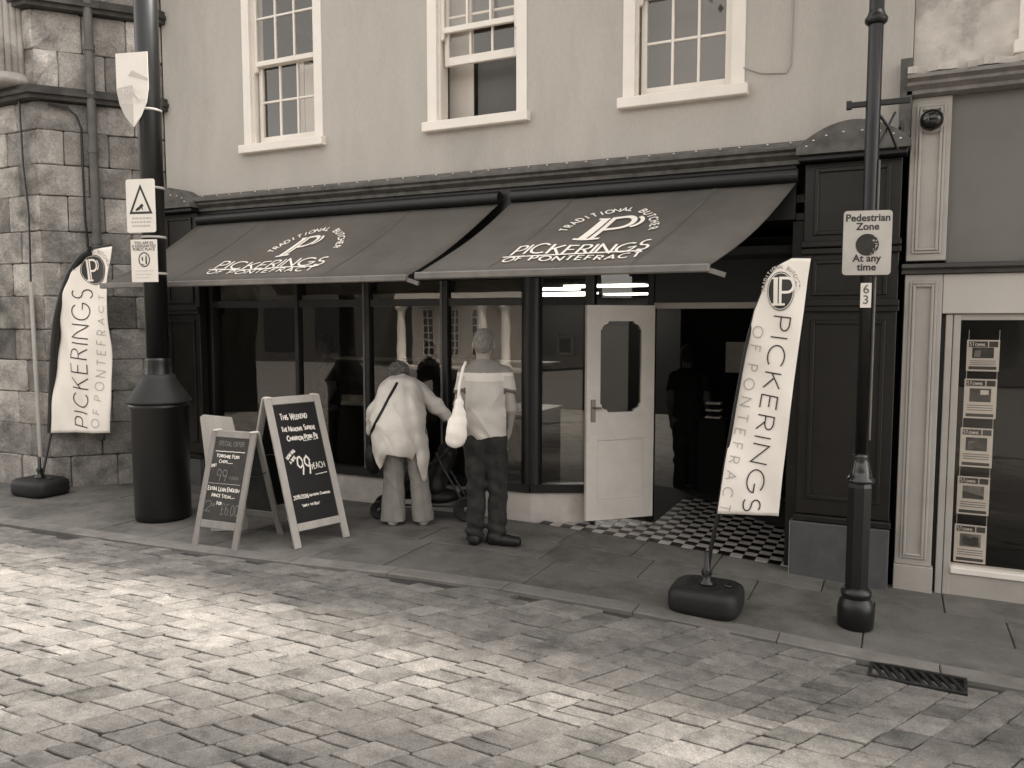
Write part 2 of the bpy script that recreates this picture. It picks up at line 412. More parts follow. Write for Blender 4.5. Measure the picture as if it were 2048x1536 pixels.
rs = random.Random(11)
du = Vector((math.cos(R(61)), math.sin(R(61)))); db = Vector((math.cos(R(1)), math.sin(R(1))))
setts = []
cf = Vector((-math.sin(YAW), math.cos(YAW))); cr = Vector((math.cos(YAW), math.sin(YAW)))
def in_view(x, y, m=.06):
    d = Vector((x, y + 6.43)); z = d.dot(cf)
    if z < .5: return False, 0
    px = d.dot(cr) / z; py = (1.8 / z)
    return (abs(px) < .64 + m and py < .66), z
s = -16.
while s < 9:
    wd = rs.uniform(.16, .22); t = -9 + rs.uniform(0, .2)
    while t < 9:
        ln = rs.choice([rs.uniform(.09, .13), rs.uniform(.13, .18), rs.uniform(.17, .26)])
        cs = []
        for a, b in ((s, t), (s + wd, t), (s + wd, t + ln), (s, t + ln)):
            g = .003
            p = Vector((-2, -3.2)) + db * (a + (.0022 if a == s else -.0022)) + du * (b + (.0045 if b == t else -.0045))
            p += Vector((.03 * math.sin(p.y * 1.3 + p.x * .7), .035 * math.sin(p.x * 1.1)))
            p += Vector((rs.uniform(-.004, .004), rs.uniform(-.007, .007)))
            cs.append(p)
        c = sum(cs, Vector((0, 0))) / 4; t += ln
        if not (-11.5 < c.x < 2.2 and -6.6 < c.y < yk(c.x) - .17 - .05): continue
        for p in cs: p.y = min(p.y, yk(p.x) - .175)
        vis, z = in_view(c.x, c.y)
        tone = max(.65, min(1.4, rs.gauss(1., .13))) * (1.25 if rs.random() < .06 else 1) * (.8 if rs.random() < .08 else 1)
        setts.append((vis, (wd * ln / z ** 3) if vis else 0, c, cs, tone))
    s += wd
setts.sort(key=lambda q: -q[1])
def sett_geo(c, cs, tone, local):
    o_ = c if local else Vector((0, 0)); h = gz(c.x)
    top = (0 if local else h) + rs.uniform(-.0025, .0025)
    V, F = pillow([p - o_ for p in cs], top, .035, .004, .004, .0015, tone, rs)
    tx, ty = rs.uniform(-.012, .012), rs.uniform(-.012, .012); sl = (gz(c.x + .1) - gz(c.x - .1)) / .2
    V = [(x, y, z + (x + o_.x - c.x) * (tx + sl) + (y + o_.y - c.y) * ty) for x, y, z in V]
    return V, F
rest = MB(); rest_t = []
for i, (vis, ar, c, cs, tone) in enumerate(setts):
    if i < 300:
        mb = MB(); V, F = sett_geo(c, cs, tone, True); mb.add(V, F); me = mb.mesh('sett', M_sett)
        tone_attr(me, [tone * rs.uniform(.93, 1.07) for _ in V])
        o = obj('sett', me, street); o.location = (c.x, c.y, gz(c.x))
    else:
        V, F = sett_geo(c, cs, tone, False); rest.add(V, F); rest_t += [tone * rs.uniform(.93, 1.07) for _ in V]
me = rest.mesh('further_setts', M_sett); tone_attr(me, rest_t); o = obj('further_setts', me, street); tag(o, kind='stuff')

# pavement of large flags with a flush kerb
pave = sheet([-12.5, -2.9, -1.8, -.6, .1, 3], [-1.75, .02], -.014).build('pavement', M_grout); tag(pave, 'stone flag pavement along the shopfronts', kind='structure')
# the bedding must not rise through the setts: keep it behind the kerb line
me = pave.data
for v in me.vertices:
    if v.co.y < -1: v.co.y = yk(max(-12.5, v.co.x)) - .08
rows = [(-.0, -.46), (-.46, -.93), (-.93, -9)]
for r_, (ya, yb) in enumerate(rows):
    x = -12.2 + r_ * .31
    while x < 2.6:
        L_ = rs.choice([.62, .78, .93, 1.08]); g = .004
        a, b = x + g, x + L_ - g; mb = MB()
        y1 = lambda X: ya - g if r_ else -.002
        y0 = lambda X: (yb + g) if r_ < 2 else yk(X) - .002
        if a > 2.6: break
        h = rs.uniform(-.0025, .0025); xm = (a + b) / 2
        P = [(a, y0(a)), (xm, y0(xm)), (b, y0(b)), (b, y1(b)), (xm, y1(xm)), (a, y1(a))]
        V = [(p[0], p[1], gz(p[0]) - .012) for p in P] + [(p[0], p[1], gz(p[0]) - .003 + h) for p in P]
        cx_, cy_ = sum(p[0] for p in P) / 6, sum(p[1] for p in P) / 6
        V += [(p[0] + (.005 if p[0] < cx_ - .01 else -.005 if p[0] > cx_ + .01 else 0), p[1] + (.005 if p[1] < cy_ else -.005), gz(p[0]) + h) for p in P]
        F = [(k * 6 + i, k * 6 + (i + 1) % 6, (k + 1) * 6 + (i + 1) % 6, (k + 1) * 6 + i) for k in (0, 1) for i in range(6)] + [(12, 13, 16, 17), (13, 14, 15, 16)]
        mb.add(V, F); me = mb.mesh('paving_slab', M_slab); tone_attr(me, [rs.uniform(.88, 1.12)] * len(V)); obj('paving_slab', me, pave)
        x += L_
x = -12.2
while x < 2.6:
    L_ = rs.uniform(.7, .95); a, b = x + .003, x + L_ - .003
    V = []
    for dz, ins in ((-.03, 0), (.004, 0), (.009, .008)):
        for X, off in ((a + ins, -.165 + ins), (b - ins, -.165 + ins), (b - ins, -.006 - ins), (a + ins, -.006 - ins)): V.append((X, yk(X) + off, gz(X) + dz))
    mb = MB(); mb.add(V, [(k * 4 + i, k * 4 + (i + 1) % 4, (k + 1) * 4 + (i + 1) % 4, (k + 1) * 4 + i) for k in (0, 1) for i in range(4)] + [(8, 9, 10, 11)])
    me = mb.mesh('kerb_stone', M_kerb); tone_attr(me, [rs.uniform(.75, 1.2)] * len(V)); obj('kerb_stone', me, pave)
    x += L_

# drain grate by the kerb
t = thing('drain_grate', 'black iron drain grate set beside the kerb at the right', 'drain', (.16, -1.66, gz(.16) + .006), R(-3))
MB().box(-.235, .235, -.09, .09, -.03, -.006).build('pit', M_black, t)
mb = MB()
for a in ((-.24, .24, -.105, -.085), (-.24, .24, .085, .105), (-.24, -.222, -.085, .085), (.222, .24, -.085, .085)): mb.cbox(*a, -.02, .012, .003)
mb.build('frame', M_blackrough, t)
for i in range(9):
    MB(Matrix.Translation((-.195 + i * .0487, 0, 0)) @ Matrix.Rotation(R(24), 4, 'Z')).cbox(-.012, .012, -.082, .082, -.018, .01, .003).build('bar', M_blackrough, t)

# ================================================================== THE SHOP BUILDING
def wall_holes(mb, x0, x1, z0, z1, holes, y0, y1):
    xs = sorted({x0, x1} | {h[0] for h in holes} | {h[1] for h in holes}); zs = sorted({z0, z1} | {h[2] for h in holes} | {h[3] for h in holes})
    inh = lambda x, z: any(h[0] < x < h[1] and h[2] < z < h[3] for h in holes)
    for a, b in zip(xs, xs[1:]):
        for c, d in zip(zs, zs[1:]):
            if not inh((a + b) / 2, (c + d) / 2):
                mb.add([(a, y0, c), (b, y0, c), (b, y0, d), (a, y0, d)], [(0, 1, 2, 3)])
                mb.add([(a, y1, c), (b, y1, c), (b, y1, d), (a, y1, d)], [(3, 2, 1, 0)])
    for (a, b, c, d) in holes:
        mb.add([(a, y0, c), (a, y1, c), (a, y1, d), (a, y0, d)], [(0, 1, 2, 3)]); mb.add([(b, y0, c), (b, y1, c), (b, y1, d), (b, y0, d)], [(3, 2, 1, 0)])
        mb.add([(a, y0, c), (b, y0, c), (b, y1, c), (a, y1, c)], [(0, 1, 2, 3)]); mb.add([(a, y0, d), (b, y0, d), (b, y1, d), (a, y1, d)], [(3, 2, 1, 0)])
    mb.add([(x0, y0, z0), (x1, y0, z0), (x1, y1, z0), (x0, y1, z0)], [(0, 1, 2, 3)]); mb.add([(x0, y0, z1), (x1, y0, z1), (x1, y1, z1), (x0, y1, z1)], [(3, 2, 1, 0)])
    mb.add([(x0, y0, z0), (x0, y1, z0), (x0, y1, z1), (x0, y0, z1)], [(3, 2, 1, 0)]); mb.add([(x1, y0, z0), (x1, y1, z0), (x1, y1, z1), (x1, y0, z1)], [(0, 1, 2, 3)])
SX0, SX1, EAVES = -7.32, .03, 5.95
shop = thing('butcher_shop', 'pale rendered building with sash windows above a dark butcher shopfront', 'building')
wins = [(-6.17, -5.15), (-3.95, -2.95), (-2.09, -1.12)]; WZ0, WZ1 = 3.56, 5.42
mb = MB(); wall_holes(mb, SX0, SX1, 3.06, EAVES, [(a + .012, b - .012, WZ0 + .012, WZ1) for a, b in wins], 0, .28)
wl = mb.build('wall', M_wall, shop)
# flank walls, back wall, floors of the rooms, roof
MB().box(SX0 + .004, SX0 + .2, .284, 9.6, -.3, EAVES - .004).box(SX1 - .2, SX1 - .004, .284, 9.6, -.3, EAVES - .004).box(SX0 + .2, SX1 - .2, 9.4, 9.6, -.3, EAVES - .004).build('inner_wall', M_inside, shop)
MB().prism_x([(-.3, EAVES), (-.3, EAVES + .1), (4.9, EAVES + 3.6), (10, EAVES + .1), (10, EAVES)], SX0, SX1).build('roof', mat('roof_slate', .09, .8, .3, 5), shop)
MB().cbox(SX0, SX1, -.42, -.302, EAVES - .02, EAVES + .09, .01).build('gutter', M_black, shop)
# rooms upstairs
room = MB().box(SX0 + .21, SX1 - .21, .3, 5, 2.72, 2.78).build('upper_floor', M_inside_p, shop)
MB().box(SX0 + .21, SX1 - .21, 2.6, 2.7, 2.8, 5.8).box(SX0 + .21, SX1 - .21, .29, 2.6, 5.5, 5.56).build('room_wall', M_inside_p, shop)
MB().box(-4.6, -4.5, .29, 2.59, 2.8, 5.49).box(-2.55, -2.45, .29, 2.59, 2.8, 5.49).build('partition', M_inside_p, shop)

def sash_window(parent, a, b, z0, z1, zm, raise_=0., rows=(2, 2), cols=3, y=0., up_rows=2, glass=M_glass_up):
    """box sash: frame, sill, two sashes with real glazing bars and single panes"""
    w_ = obj('window', MB().box(a + .1, b - .1, y + .19, y + .2, z0 + .05, z0 + .07).mesh('window', M_white), parent)
    fr = MB(); fw_ = .1
    fr.cbox(a, a + fw_, y - .012, y + .2, z0, z1, .004).cbox(b - fw_, b, y - .012, y + .2, z0, z1, .004).cbox(a + fw_, b - fw_, y - .01, y + .2, z1 - .09, z1, .004)
    fr.box(a + fw_, a + fw_ + .018, y + .03, y + .05, z0 + .04, z1 - .09).box(b - fw_ - .018, b - fw_, y + .03, y + .05, z0 + .04, z1 - .09)
    fr.build('frame', M_white, w_)
    MB().cbox(a - .03, b + .03, y - .07, y + .012, z0 - .05, z0 + .035, .006).cbox(a + fw_, b - fw_, y + .0121, y + .19, z0 - .04, z0 + .05, .004).build('sill', M_white, w_)
    def sash(xa, xb, za, zb, yy, nr, bot):
        s_ = MB(); st = .045
        s_.cbox(xa, xa + st, yy, yy + .04, za, zb, .003).cbox(xb - st, xb, yy, yy + .04, za, zb, .003)
        s_.cbox(xa + st, xb - st, yy, yy + .04, za, za + bot, .003).cbox(xa + st, xb - st, yy, yy + .04, zb - .045, zb, .003)
        if yy < y + .06:   # sash horns
            for xx in (xa, xb - st): s_.prism([(xx, za), (xx + st, za), (xx + st * .8, za - .05), (xx + st * .2, za - .06)], yy + .002, yy + .038)
        s_.build('sash', M_white, w_)
        gx = [xa + st + (xb - xa - 2 * st) * i / cols for i in range(cols + 1)]; gzs = [za + bot + (zb - .045 - za - bot) * i / nr for i in range(nr + 1)]
        for x_ in gx[1:-1]: MB().cbox(x_ - .011, x_ + .011, yy + .004, yy + .034, za + bot, zb - .045, .004).build('glazing_bar', M_white, w_)
        for z_ in gzs[1:-1]:
            m_ = MB()
            for i in range(cols): m_.cbox(gx[i] + (.011 if i else 0), gx[i + 1] - (.011 if i < cols - 1 else 0), yy + .006, yy + .032, z_ - .011, z_ + .011, .004)
            m_.build('glazing_bar', M_white, w_)
        for i in range(cols):
            for j in range(nr):
                p = MB().add([(gx[i], yy + .02, gzs[j]), (gx[i + 1], yy + .02, gzs[j]), (gx[i + 1], yy + .02, gzs[j + 1]), (gx[i], yy + .02, gzs[j + 1])], [(0, 1, 2, 3)]).build('pane', glass, w_)
    xa, xb = a + fw_ + .004, b - fw_ - .004
    sash(xa, xb, zm - .03, z1 - .09, y + .045, up_rows, .05)
    sash(xa + .02, xb - .02, z0 + .052 + raise_, zm + .015 + raise_, y + .095, rows[0], .075)
    return w_
sash_window(shop, *wins[0], WZ0, WZ1, 4.42)
sash_window(shop, *wins[1], WZ0, WZ1, 4.42, raise_=.5)
sash_window(shop, *wins[2], WZ0, WZ1, 4.42)
# blinds behind the sashes; pale panels added to catch skylight as lit walls
MB().box(-5.62, -5.27, .3, .31, 3.62, 4.42).build('bright_room_panel', M_inside_p, shop)
MB().box(-5.72, -5.66, .34, .5, 3.6, 4.5).build('bright_room_panel', M_inside_p, shop)
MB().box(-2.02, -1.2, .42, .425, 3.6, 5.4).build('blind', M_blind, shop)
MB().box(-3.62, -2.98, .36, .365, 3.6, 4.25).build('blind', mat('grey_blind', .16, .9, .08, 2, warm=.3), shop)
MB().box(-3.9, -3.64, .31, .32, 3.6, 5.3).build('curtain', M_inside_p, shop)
# loose cable on the wall right of the third window
MB().tube([(-1.13, -.012, 3.72), (-1.0, -.012, 3.66), (-.82, -.012, 3.64), (-.79, -.01, 3.7), (-.78, -.01, 4.6), (-.79, -.01, 5.8)], .006, 6).build('cable', M_taupe, shop)

# cornice with lead flashing and a row of nail heads
CZ = 3.06
MB().prism_x([(-.002, CZ + .075), (-.14, CZ + .03), (-.17, CZ + .005), (-.17, CZ - .015), (-.14, CZ - .03), (-.14, CZ - .05), (-.09, CZ - .08), (-.09, CZ - .11), (-.002, CZ - .11)], SX0 + .01, SX1 - .02).build('cornice', M_fascia, shop)
for i in range(38):
    x_ = -6.8 + i * .178 + rs.uniform(-.02, .02)
    if x_ > -.7: break
    MB().lathe([(.002, -.004), (.008, -.003), (.009, .002), (.004, .006)], (x_, -.148 + rs.uniform(-.01, .01), CZ + .034), 6).build('nail_head', M_nail, shop)
fas = MB().box(SX0 + .3, -.72, -.06, -.003, 2.55, 2.948).build('fascia_board', M_dark, shop)
# end pilasters with curved heads
def pilaster(x0, x1, zb, nm='pilaster'):
    p = obj(nm, MB().cbox(x0, x1, -.10, -.003, .34, 2.94, .006).mesh(nm, M_brown), shop)
    wdt = x1 - x0
    pts = [(x0 - .05, 2.985)] + [(x0 - .05 + (wdt + .1) * i / 16, 2.985 + .045 + .17 * math.sin(math.pi * min(1, max(0, (i / 16 - .0)))) ** .8) for i in range(17)] + [(x1 + .05, 2.985)]
    MB().prism(pts, -.24, .0).build('curved_head', M_fascia, p)
    MB().cbox(x0 - .04, x1 + .03, -.2, -.002, 2.945, 2.983, .006).build('head_moulding', M_dark, p)
    for z_, d in ((2.28, .03), (2.33, .045), (1.86, .03), (1.9, .045)): MB().cbox(x0 - .012, x1 + .012, -.10 - d, -.1005, z_, z_ + .045, .006).build('moulding', M_brown, p)
    # raised panel on the console block and panelled shaft
    for za, zb_ in ((2.42, 2.9), (1.98, 2.24), (.46, 1.8)):
        m_ = MB(); e = .07
        m_.cbox(x0 + e, x0 + e + .03, -.117, -.1005, za, zb_, .004).cbox(x1 - e - .03, x1 - e, -.117, -.1005, za, zb_, .004)
        m_.cbox(x0 + e + .03, x1 - e - .03, -.117, -.1005, za, za + .03, .004).cbox(x0 + e + .03, x1 - e - .03, -.117, -.1005, zb_ - .03, zb_, .004)
        m_.build('panel_moulding', M_brown, p)
    MB().cbox(x0 - .015, x1 + .012, -.145, -.003, .29, .338, .008).build('base_moulding', M_brown, p)
    MB().cbox(x0 - .03, x1 + .005, -.16, -.003, zb, .288, .006).build('plinth', M_blue, p)
    MB().box(x0 - .034, x0 - .031, -.155, -.01, zb, .28).build('plinth_edge', M_riser, p)
    for k in range(8):
        a_ = math.pi * (k + .5) / 8; MB().lathe([(.002, -.004), (.008, -.003), (.009, .002), (.004, .006)], (x0 + wdt * (.5 - .48 * math.cos(a_)), -.243, 3.02 + .1 * math.sin(a_)), 6).build('nail_head', M_nail, p)
    return p
pilaster(-.655, -.01, -.2)
pilaster(-7.3, -6.78, -.05)

# shopfront: riser, sill, posts, transom, panes
FY = .04
corner = (-2.93, FY); cant = (-2.47, .27)
def strip(mb, pts, z0, z1, th):
    """vertical panels following plan points, thickness th behind the face"""
    for (a, b) in zip(pts, pts[1:]):
        A, B = Vector(a), Vector(b); n_ = Vector((-(B - A).y, (B - A).x)).normalized() * th
        mb.hexa([(A.x, A.y, z0), (B.x, B.y, z0), (B.x + n_.x, B.y + n_.y, z0), (A.x + n_.x, A.y + n_.y, z0), (A.x, A.y, z1), (B.x, B.y, z1), (B.x + n_.x, B.y + n_.y, z1), (A.x + n_.x, A.y + n_.y, z1)])
for seg in ([(-6.77, FY), (-4.86, FY)], [(-4.858, FY), corner], [corner, cant]):
    mb = MB(); strip(mb, seg, -.06, .25, .1); mb.build('stall_riser', M_riser, shop)
mb = MB(); strip(mb, [(-6.77, FY - .03), (corner[0] + .0, FY - .03)], .252, .33, .12); strip(mb, [(corner[0] + .012, FY - .028), (cant[0], cant[1] - .03)], .2525, .329, .12); mb.build('window_sill', M_dark, shop)
mb = MB(); strip(mb, [(-6.77, FY - .012), corner], 1.93, 2.0, .07); mb.build('transom_rail', M_dark, shop)
mb = MB(); strip(mb, [corner, cant], 1.931, 1.999, .07); mb.build('transom_rail', M_dark, shop)
mb = MB(); strip(mb, [(-6.77, FY - .01), corner], 2.17, 2.548, .07); mb.build('head_board', M_dark, shop)
mb = MB(); strip(mb, [corner, cant], 2.171, 2.547, .07); mb.build('head_board', M_dark, shop)
posts = [(-6.745, .05, M_dark), (-5.56, .045, M_dark), (-4.69, .075, M_dark), (-3.81, .075, M_dark)]
for x_, wd_, m_ in posts:
    p = MB().cbox(x_ - wd_ / 2, x_ + wd_ / 2, FY - .025, FY + .065, .332, 2.168, .006).build('mullion', m_, shop)
    if wd_ > .06:
        MB().cbox(x_ - wd_ / 2 + .004, x_ - wd_ / 2 + .026, FY - .034, FY - .0255, .335, 2.16, .003).build('bead', M_gold, p)
MB().tube([(corner[0], corner[1] + .03, .332), (corner[0], corner[1] + .03, 2.168)], .1, 8).build('corner_post', M_dark, shop)
MB().cbox(cant[0] - .035, cant[0] + .05, cant[1] - .01, cant[1] + .08, -.06, 2.548, .006).build('door_post', M_dark, shop)
edges = [-6.72, -5.5825, -4.7275, -3.8475]; ends = [-5.5375, -4.6525, -3.7725, -3.0]
sts = [(-6.72, -5.5825), (-5.5375, -4.7275), (-4.6525, -3.8475), (-3.7725, -2.995)]
for a, b in sts:
    MB().add([(a, FY + .02, .33), (b, FY + .02, .33), (b, FY + .02, 1.931), (a, FY + .02, 1.931)], [(0, 1, 2, 3)]).build('shop_pane', M_glass, shop)
    MB().add([(a, FY + .02, 2.0), (b, FY + .02, 2.0), (b, FY + .02, 2.17), (a, FY + .02, 2.17)], [(0, 1, 2, 3)]).build('transom_pane', M_glass, shop)
    MB().box(a + .02, b - .02, FY + .09, FY + .1, 2.01, 2.165).build('transom_board', mat('tan_transom_board', .13, .7, .2, 6), shop)
A, B = Vector(corner) + Vector((.07, .055)), Vector(cant) + Vector((-.03, .01))
MB().add([(A.x, A.y, .33), (B.x, B.y, .33), (B.x, B.y, 1.93), (A.x, A.y, 1.93)], [(0, 1, 2, 3)]).build('shop_pane', M_glass, shop)
MB().add([(A.x, A.y, 2.0), (B.x, B.y, 2.0), (B.x, B.y, 2.17), (A.x, A.y, 2.17)], [(0, 1, 2, 3)]).build('transom_pane', M_glass, shop)
# recessed entrance: jamb, header, overhead panel
DX0, DX1, DY = -1.99, -.74, .66
MB().cbox(DX0 - .06, DX0, DY, DY + .1, -.1, 2.3, .005).build('door_jamb', M_dark, shop); MB().cbox(DX1 - .06, DX1, DY, DY + .1, -.18, 2.3, .005).build('door_jamb', M_dark, shop)
MB().cbox(DX0, DX1 - .06, DY - .01, DY + .1, 1.9, 1.955, .005).build('door_header', M_taupe, shop)
MB().box(DX0, DX1 - .06, DY + .02, DY + .08, 1.956, 2.5).build('over_door_panel', M_dark, shop)
MB().box(DX1, -.66, .0, .7, -.18, 2.54).build('recess_side', M_brown, shop)
MB().box(cant[0] + .052, -.655, .0, .72, 2.55, 2.6).build('recess_soffit', M_dark, shop)
MB().add([(cant[0] + .05, cant[1] + .09, 2.0), (DX0 - .07, DY + .02, 2.0), (DX0 - .07, DY + .02, 2.5), (cant[0] + .05, cant[1] + .09, 2.5)], [(0, 1, 2, 3)]).build('side_light', M_glass, shop)
MB().cbox(-1.0, -.97, .28, .33, .98, 1.3, .01).build('pull_handle', M_gold, shop)
# half-glazed door standing open
hinge = Vector((DX0 + .01, DY - .03, 0)); dirv = (Vector((-2.4, .23, 0)) - hinge).normalized()
ang = math.atan2(dirv.y, dirv.x); DW = .66
D4 = Matrix.Translation((hinge.x, hinge.y, .0)) @ Matrix.Rotation(ang, 4, 'Z')
# outline of the glazed opening with notched corners, in door coordinates x 0..DW, z 0..1.93
gx0, gx1, gz0, gz1 = .13, DW - .13, .98, 1.79; nk = .05
ring = []
for cx_, cz_, a0 in ((gx1, gz1, 0), (gx0, gz1, 90), (gx0, gz0, 180), (gx1, gz0, 270)):
    sx_, sz_ = (1 if cx_ == gx1 else -1), (1 if cz_ == gz1 else -1)
    pts = [(cx_, cz_ - sz_ * nk * 1.5), (cx_ - sx_ * .012, cz_ - sz_ * nk * 1.5)] + [(cx_ - sx_ * (.012 + nk * (1 - math.cos(R(q)))), cz_ - sz_ * (nk * 1.5 - nk * math.sin(R(q)))) for q in (15, 35, 55, 75, 90)] + [(cx_ - sx_ * (nk + .03), cz_)]
    ring += pts if sx_ * sz_ > 0 else pts[::-1]
def frame_face(mb, outer, inner, y0, y1):
    """solid leaf with a hole: outer rectangle and inner ring of the same point count"""
    n = len(inner); V = [(x, y0, z) for x, z in outer] + [(x, y0, z) for x, z in inner] + [(x, y1, z) for x, z in outer] + [(x, y1, z) for x, z in inner]
    F = []
    for i in range(n):
        j = (i + 1) % n
        F += [(i, j, n + j, n + i), (2 * n + i, 3 * n + i, 3 * n + j, 2 * n + j), (n + i, n + j, 3 * n + j, 3 * n + i), (i, 2 * n + i, 2 * n + j, j)]
    mb.add(V, F)
cxm, czm = DW / 2, (gz0 + gz1) / 2
outer = []
for x_, z_ in ring:
    dx_, dz_ = x_ - cxm, z_ - czm; k = min((DW / 2) / abs(dx_) if abs(dx_) > 1e-6 else 9, ((1.93 - czm) if dz_ > 0 else (czm - .84)) / abs(dz_) if abs(dz_) > 1e-6 else 9)
    outer.append((cxm + dx_ * k, czm + dz_ * k))
mb = MB(D4); n_ = len(ring); frame_face(mb, outer, ring, -.022, .022)
# fill the leaf corners left by the radial outline
for (X, Z) in ((0, .84), (DW, .84), (0, 1.93), (DW, 1.93)):
    near = sorted(outer, key=lambda p: (p[0] - X) ** 2 + (p[1] - Z) ** 2)
    ex = min((p for p in outer if abs(p[0] - X) < 1e-5), key=lambda p: abs(p[1] - Z)); ez = min((p for p in outer if abs(p[1] - Z) < 1e-5), key=lambda p: abs(p[0] - X))
    mb.prism([(X, Z), ex, ez], -.022, .022)
mb.box(0, .1, -.022, .022, .015, .84).box(DW - .1, DW, -.022, .022, .015, .84).box(.1, DW - .1, -.022, .022, .015, .2).box(.1, DW - .1, -.022, .022, .745, .84).box(.1, DW - .1, -.01, .01, .2, .745)
door = mb.build('door', mat('cream_door_paint', .74, .4, .08, 4, .05, stain=.12), shop)
mb = MB(D4)
for a in ((.1, .116, .2, .745), (DW - .116, DW - .1, .2, .745), (.116, DW - .116, .2, .216), (.116, DW - .116, .729, .745)): mb.cbox(a[0], a[1], .0105, .02, a[2], a[3], .004); mb.cbox(a[0], a[1], -.02, -.0105, a[2], a[3], .004)
mb.build('panel_bead', MATS['cream_door_paint'], door)
mb = MB(D4); mb.add([(x_, 0, z_) for x_, z_ in ring], [tuple(range(len(ring)))]); mb.build('door_glass', glass_mat('door_glass', .0, .35), door)
for sgn in (-1, 1):
    MB(D4).cbox(DW - .085, DW - .04, sgn * .0225 if sgn > 0 else -.03, .03 if sgn > 0 else -.0225, .9, 1.1, .003).tube([(DW - .062, sgn * .03, 1.03), (DW - .062, sgn * .062, 1.03), (DW - .13, sgn * .065, 1.025)], .009, 8).build('door_handle', mat('worn_brass', .22, .35, .2, 20, metal=.7), door)
# chequered tiles of the entrance
TS = .098; k = 0; more_t = [MB(), MB()]
floor = MB().add([(cant[0] - .55, -.01, gz(-2.9) - .016), (-.66, -.01, gz(-.66) - .016), (-.66, 2.2, -.09), (cant[0] - .55, 2.2, -.02)], [(0, 1, 2, 3)]).build('doorway_floor', M_grout); tag(floor, 'black and white chequered tiled floor of the shop doorway', kind='structure')
tm = [MB().cbox(-TS / 2 + .001, TS / 2 - .001, -TS / 2 + .001, TS / 2 - .001, -.01, .0, .0015).mesh('floor_tile', m_) for m_ in (M_tile_w, M_tile_b)]
for j in range(18):
    for i in range(24):
        x_, y_ = -.715 - i * TS, .045 + j * TS
        if x_ < -2.87 + max(0, 0) or (x_ < cant[0] - .02 and y_ > FY + .02 + (x_ - corner[0]) * .5 - .09): continue
        if y_ > .62 and x_ < DX0 + .04: continue
        if k >= 300: continue
        k += 1; o = obj('floor_tile', tm[(i + j) % 2], floor); f_ = max(0, min(1, y_ / 1.5))
        o.location = (x_, y_, (gz(x_) * (1 - .0) + .004)); o.rotation_euler = (rs.uniform(-.006, .006), -math.atan((gz(x_ + .05) - gz(x_ - .05)) / .1), 0)

# inside the shop -----------------------------------------------------
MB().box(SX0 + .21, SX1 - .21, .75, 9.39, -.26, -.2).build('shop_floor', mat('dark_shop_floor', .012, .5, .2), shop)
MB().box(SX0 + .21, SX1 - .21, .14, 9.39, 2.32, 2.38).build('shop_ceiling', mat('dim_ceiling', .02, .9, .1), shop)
M_lampp = emit_mat('ceiling_panel_light', (1, .95, .86), 2.2)
for i, (x_, y_) in enumerate(((-3.9, 4.9), (-5.7, 7.7), (-4.6, 8.7), (-6.5, 6.9), (-6.3, 8.8), (-5.3, 5.7))):
    o = MB().box(x_ - .6, x_ + .6, y_ - .22, y_ + .22, 2.29, 2.315).build('ceiling_light', M_lampp)
    tag(o, ['lit ceiling panel nearest the doorway inside the shop', 'lit ceiling panel deep in the middle of the shop', 'lit ceiling panel far back above the open door', 'lit ceiling panel behind the left display window', 'lit ceiling panel farthest back in the shop', 'lit ceiling panel in the second row inside the shop'][i], 'ceiling light', 'shop ceiling lights')
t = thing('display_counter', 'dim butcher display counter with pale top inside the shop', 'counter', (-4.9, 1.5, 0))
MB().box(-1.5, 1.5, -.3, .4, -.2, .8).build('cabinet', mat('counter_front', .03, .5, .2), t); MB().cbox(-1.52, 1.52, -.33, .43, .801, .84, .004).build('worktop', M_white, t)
MB().prism_x([(-.3, .842), (-.3, 1.15), (.1, 1.32), (.11, 1.31), (-.29, 1.14), (-.29, .842)], -1.5, 1.5).build('curved_glass', M_glass_dark, t); MB().cbox(-1.5, 1.5, .1, .4, 1.31, 1.335, .003).build('top_shelf', M_white, t)
t = thing('shelf_stack', 'small stack of pale trays on a stand inside the doorway', 'trays', (-1.75, 2.2, -.2))
MB().box(-.14, .14, -.1, .1, 0, .95).build('stand', M_inside, t)
for i in range(3): MB().cbox(-.08, .08, -.06, .06, .952 + i * .075, .972 + i * .075, .004).build('tray', M_white, t)
MB().tube([(0, 0, .95), (0, 0, 1.12)], .06, 10).build('core', M_inside, t)
o = MB().box(-1.77, -1.55, 2.9, 2.91, 1.2, 1.55).build('notice', mat('notice_card', .8, .8, .1, 8)); tag(o, 'tan notice card on the dark wall inside the doorway', 'notice')
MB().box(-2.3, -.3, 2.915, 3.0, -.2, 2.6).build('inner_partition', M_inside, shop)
t = thing('display_shelf', 'small shelf rack of jars behind the glass between the two people', 'shelf', (-3.62, .42, .62))
for q in range(3):
    MB().cbox(-.16, .16, -.08, .08, q * .17, q * .17 + .012, .003).build('shelf_board', M_taupe_dk, t)
    for i in range(5): MB().lathe([(.022, .012), (.024, .02), (.024, .075), (.017, .085), (.017, .1)], (-.12 + i * .06, 0, q * .17), 10).build('jar', (M_white, M_taupe, M_brown)[(i + q) % 3], t)
for q in (-1, 1): MB().cbox(q * .165 - .006, q * .165 + .006, -.08, .08, -.3, .5, .003).build('upright', M_dark, t)
t = thing('wall_clock', 'small square framed clock behind the angled pane beside the door', 'clock', (-2.95, .9, 1.55)); MB().cbox(-.09, .09, 0, .03, -.1, .1, .01).build('case', M_taupe, t); MB().box(-.06, .06, -.004, -.001, -.07, .07).build('face', M_dark, t)

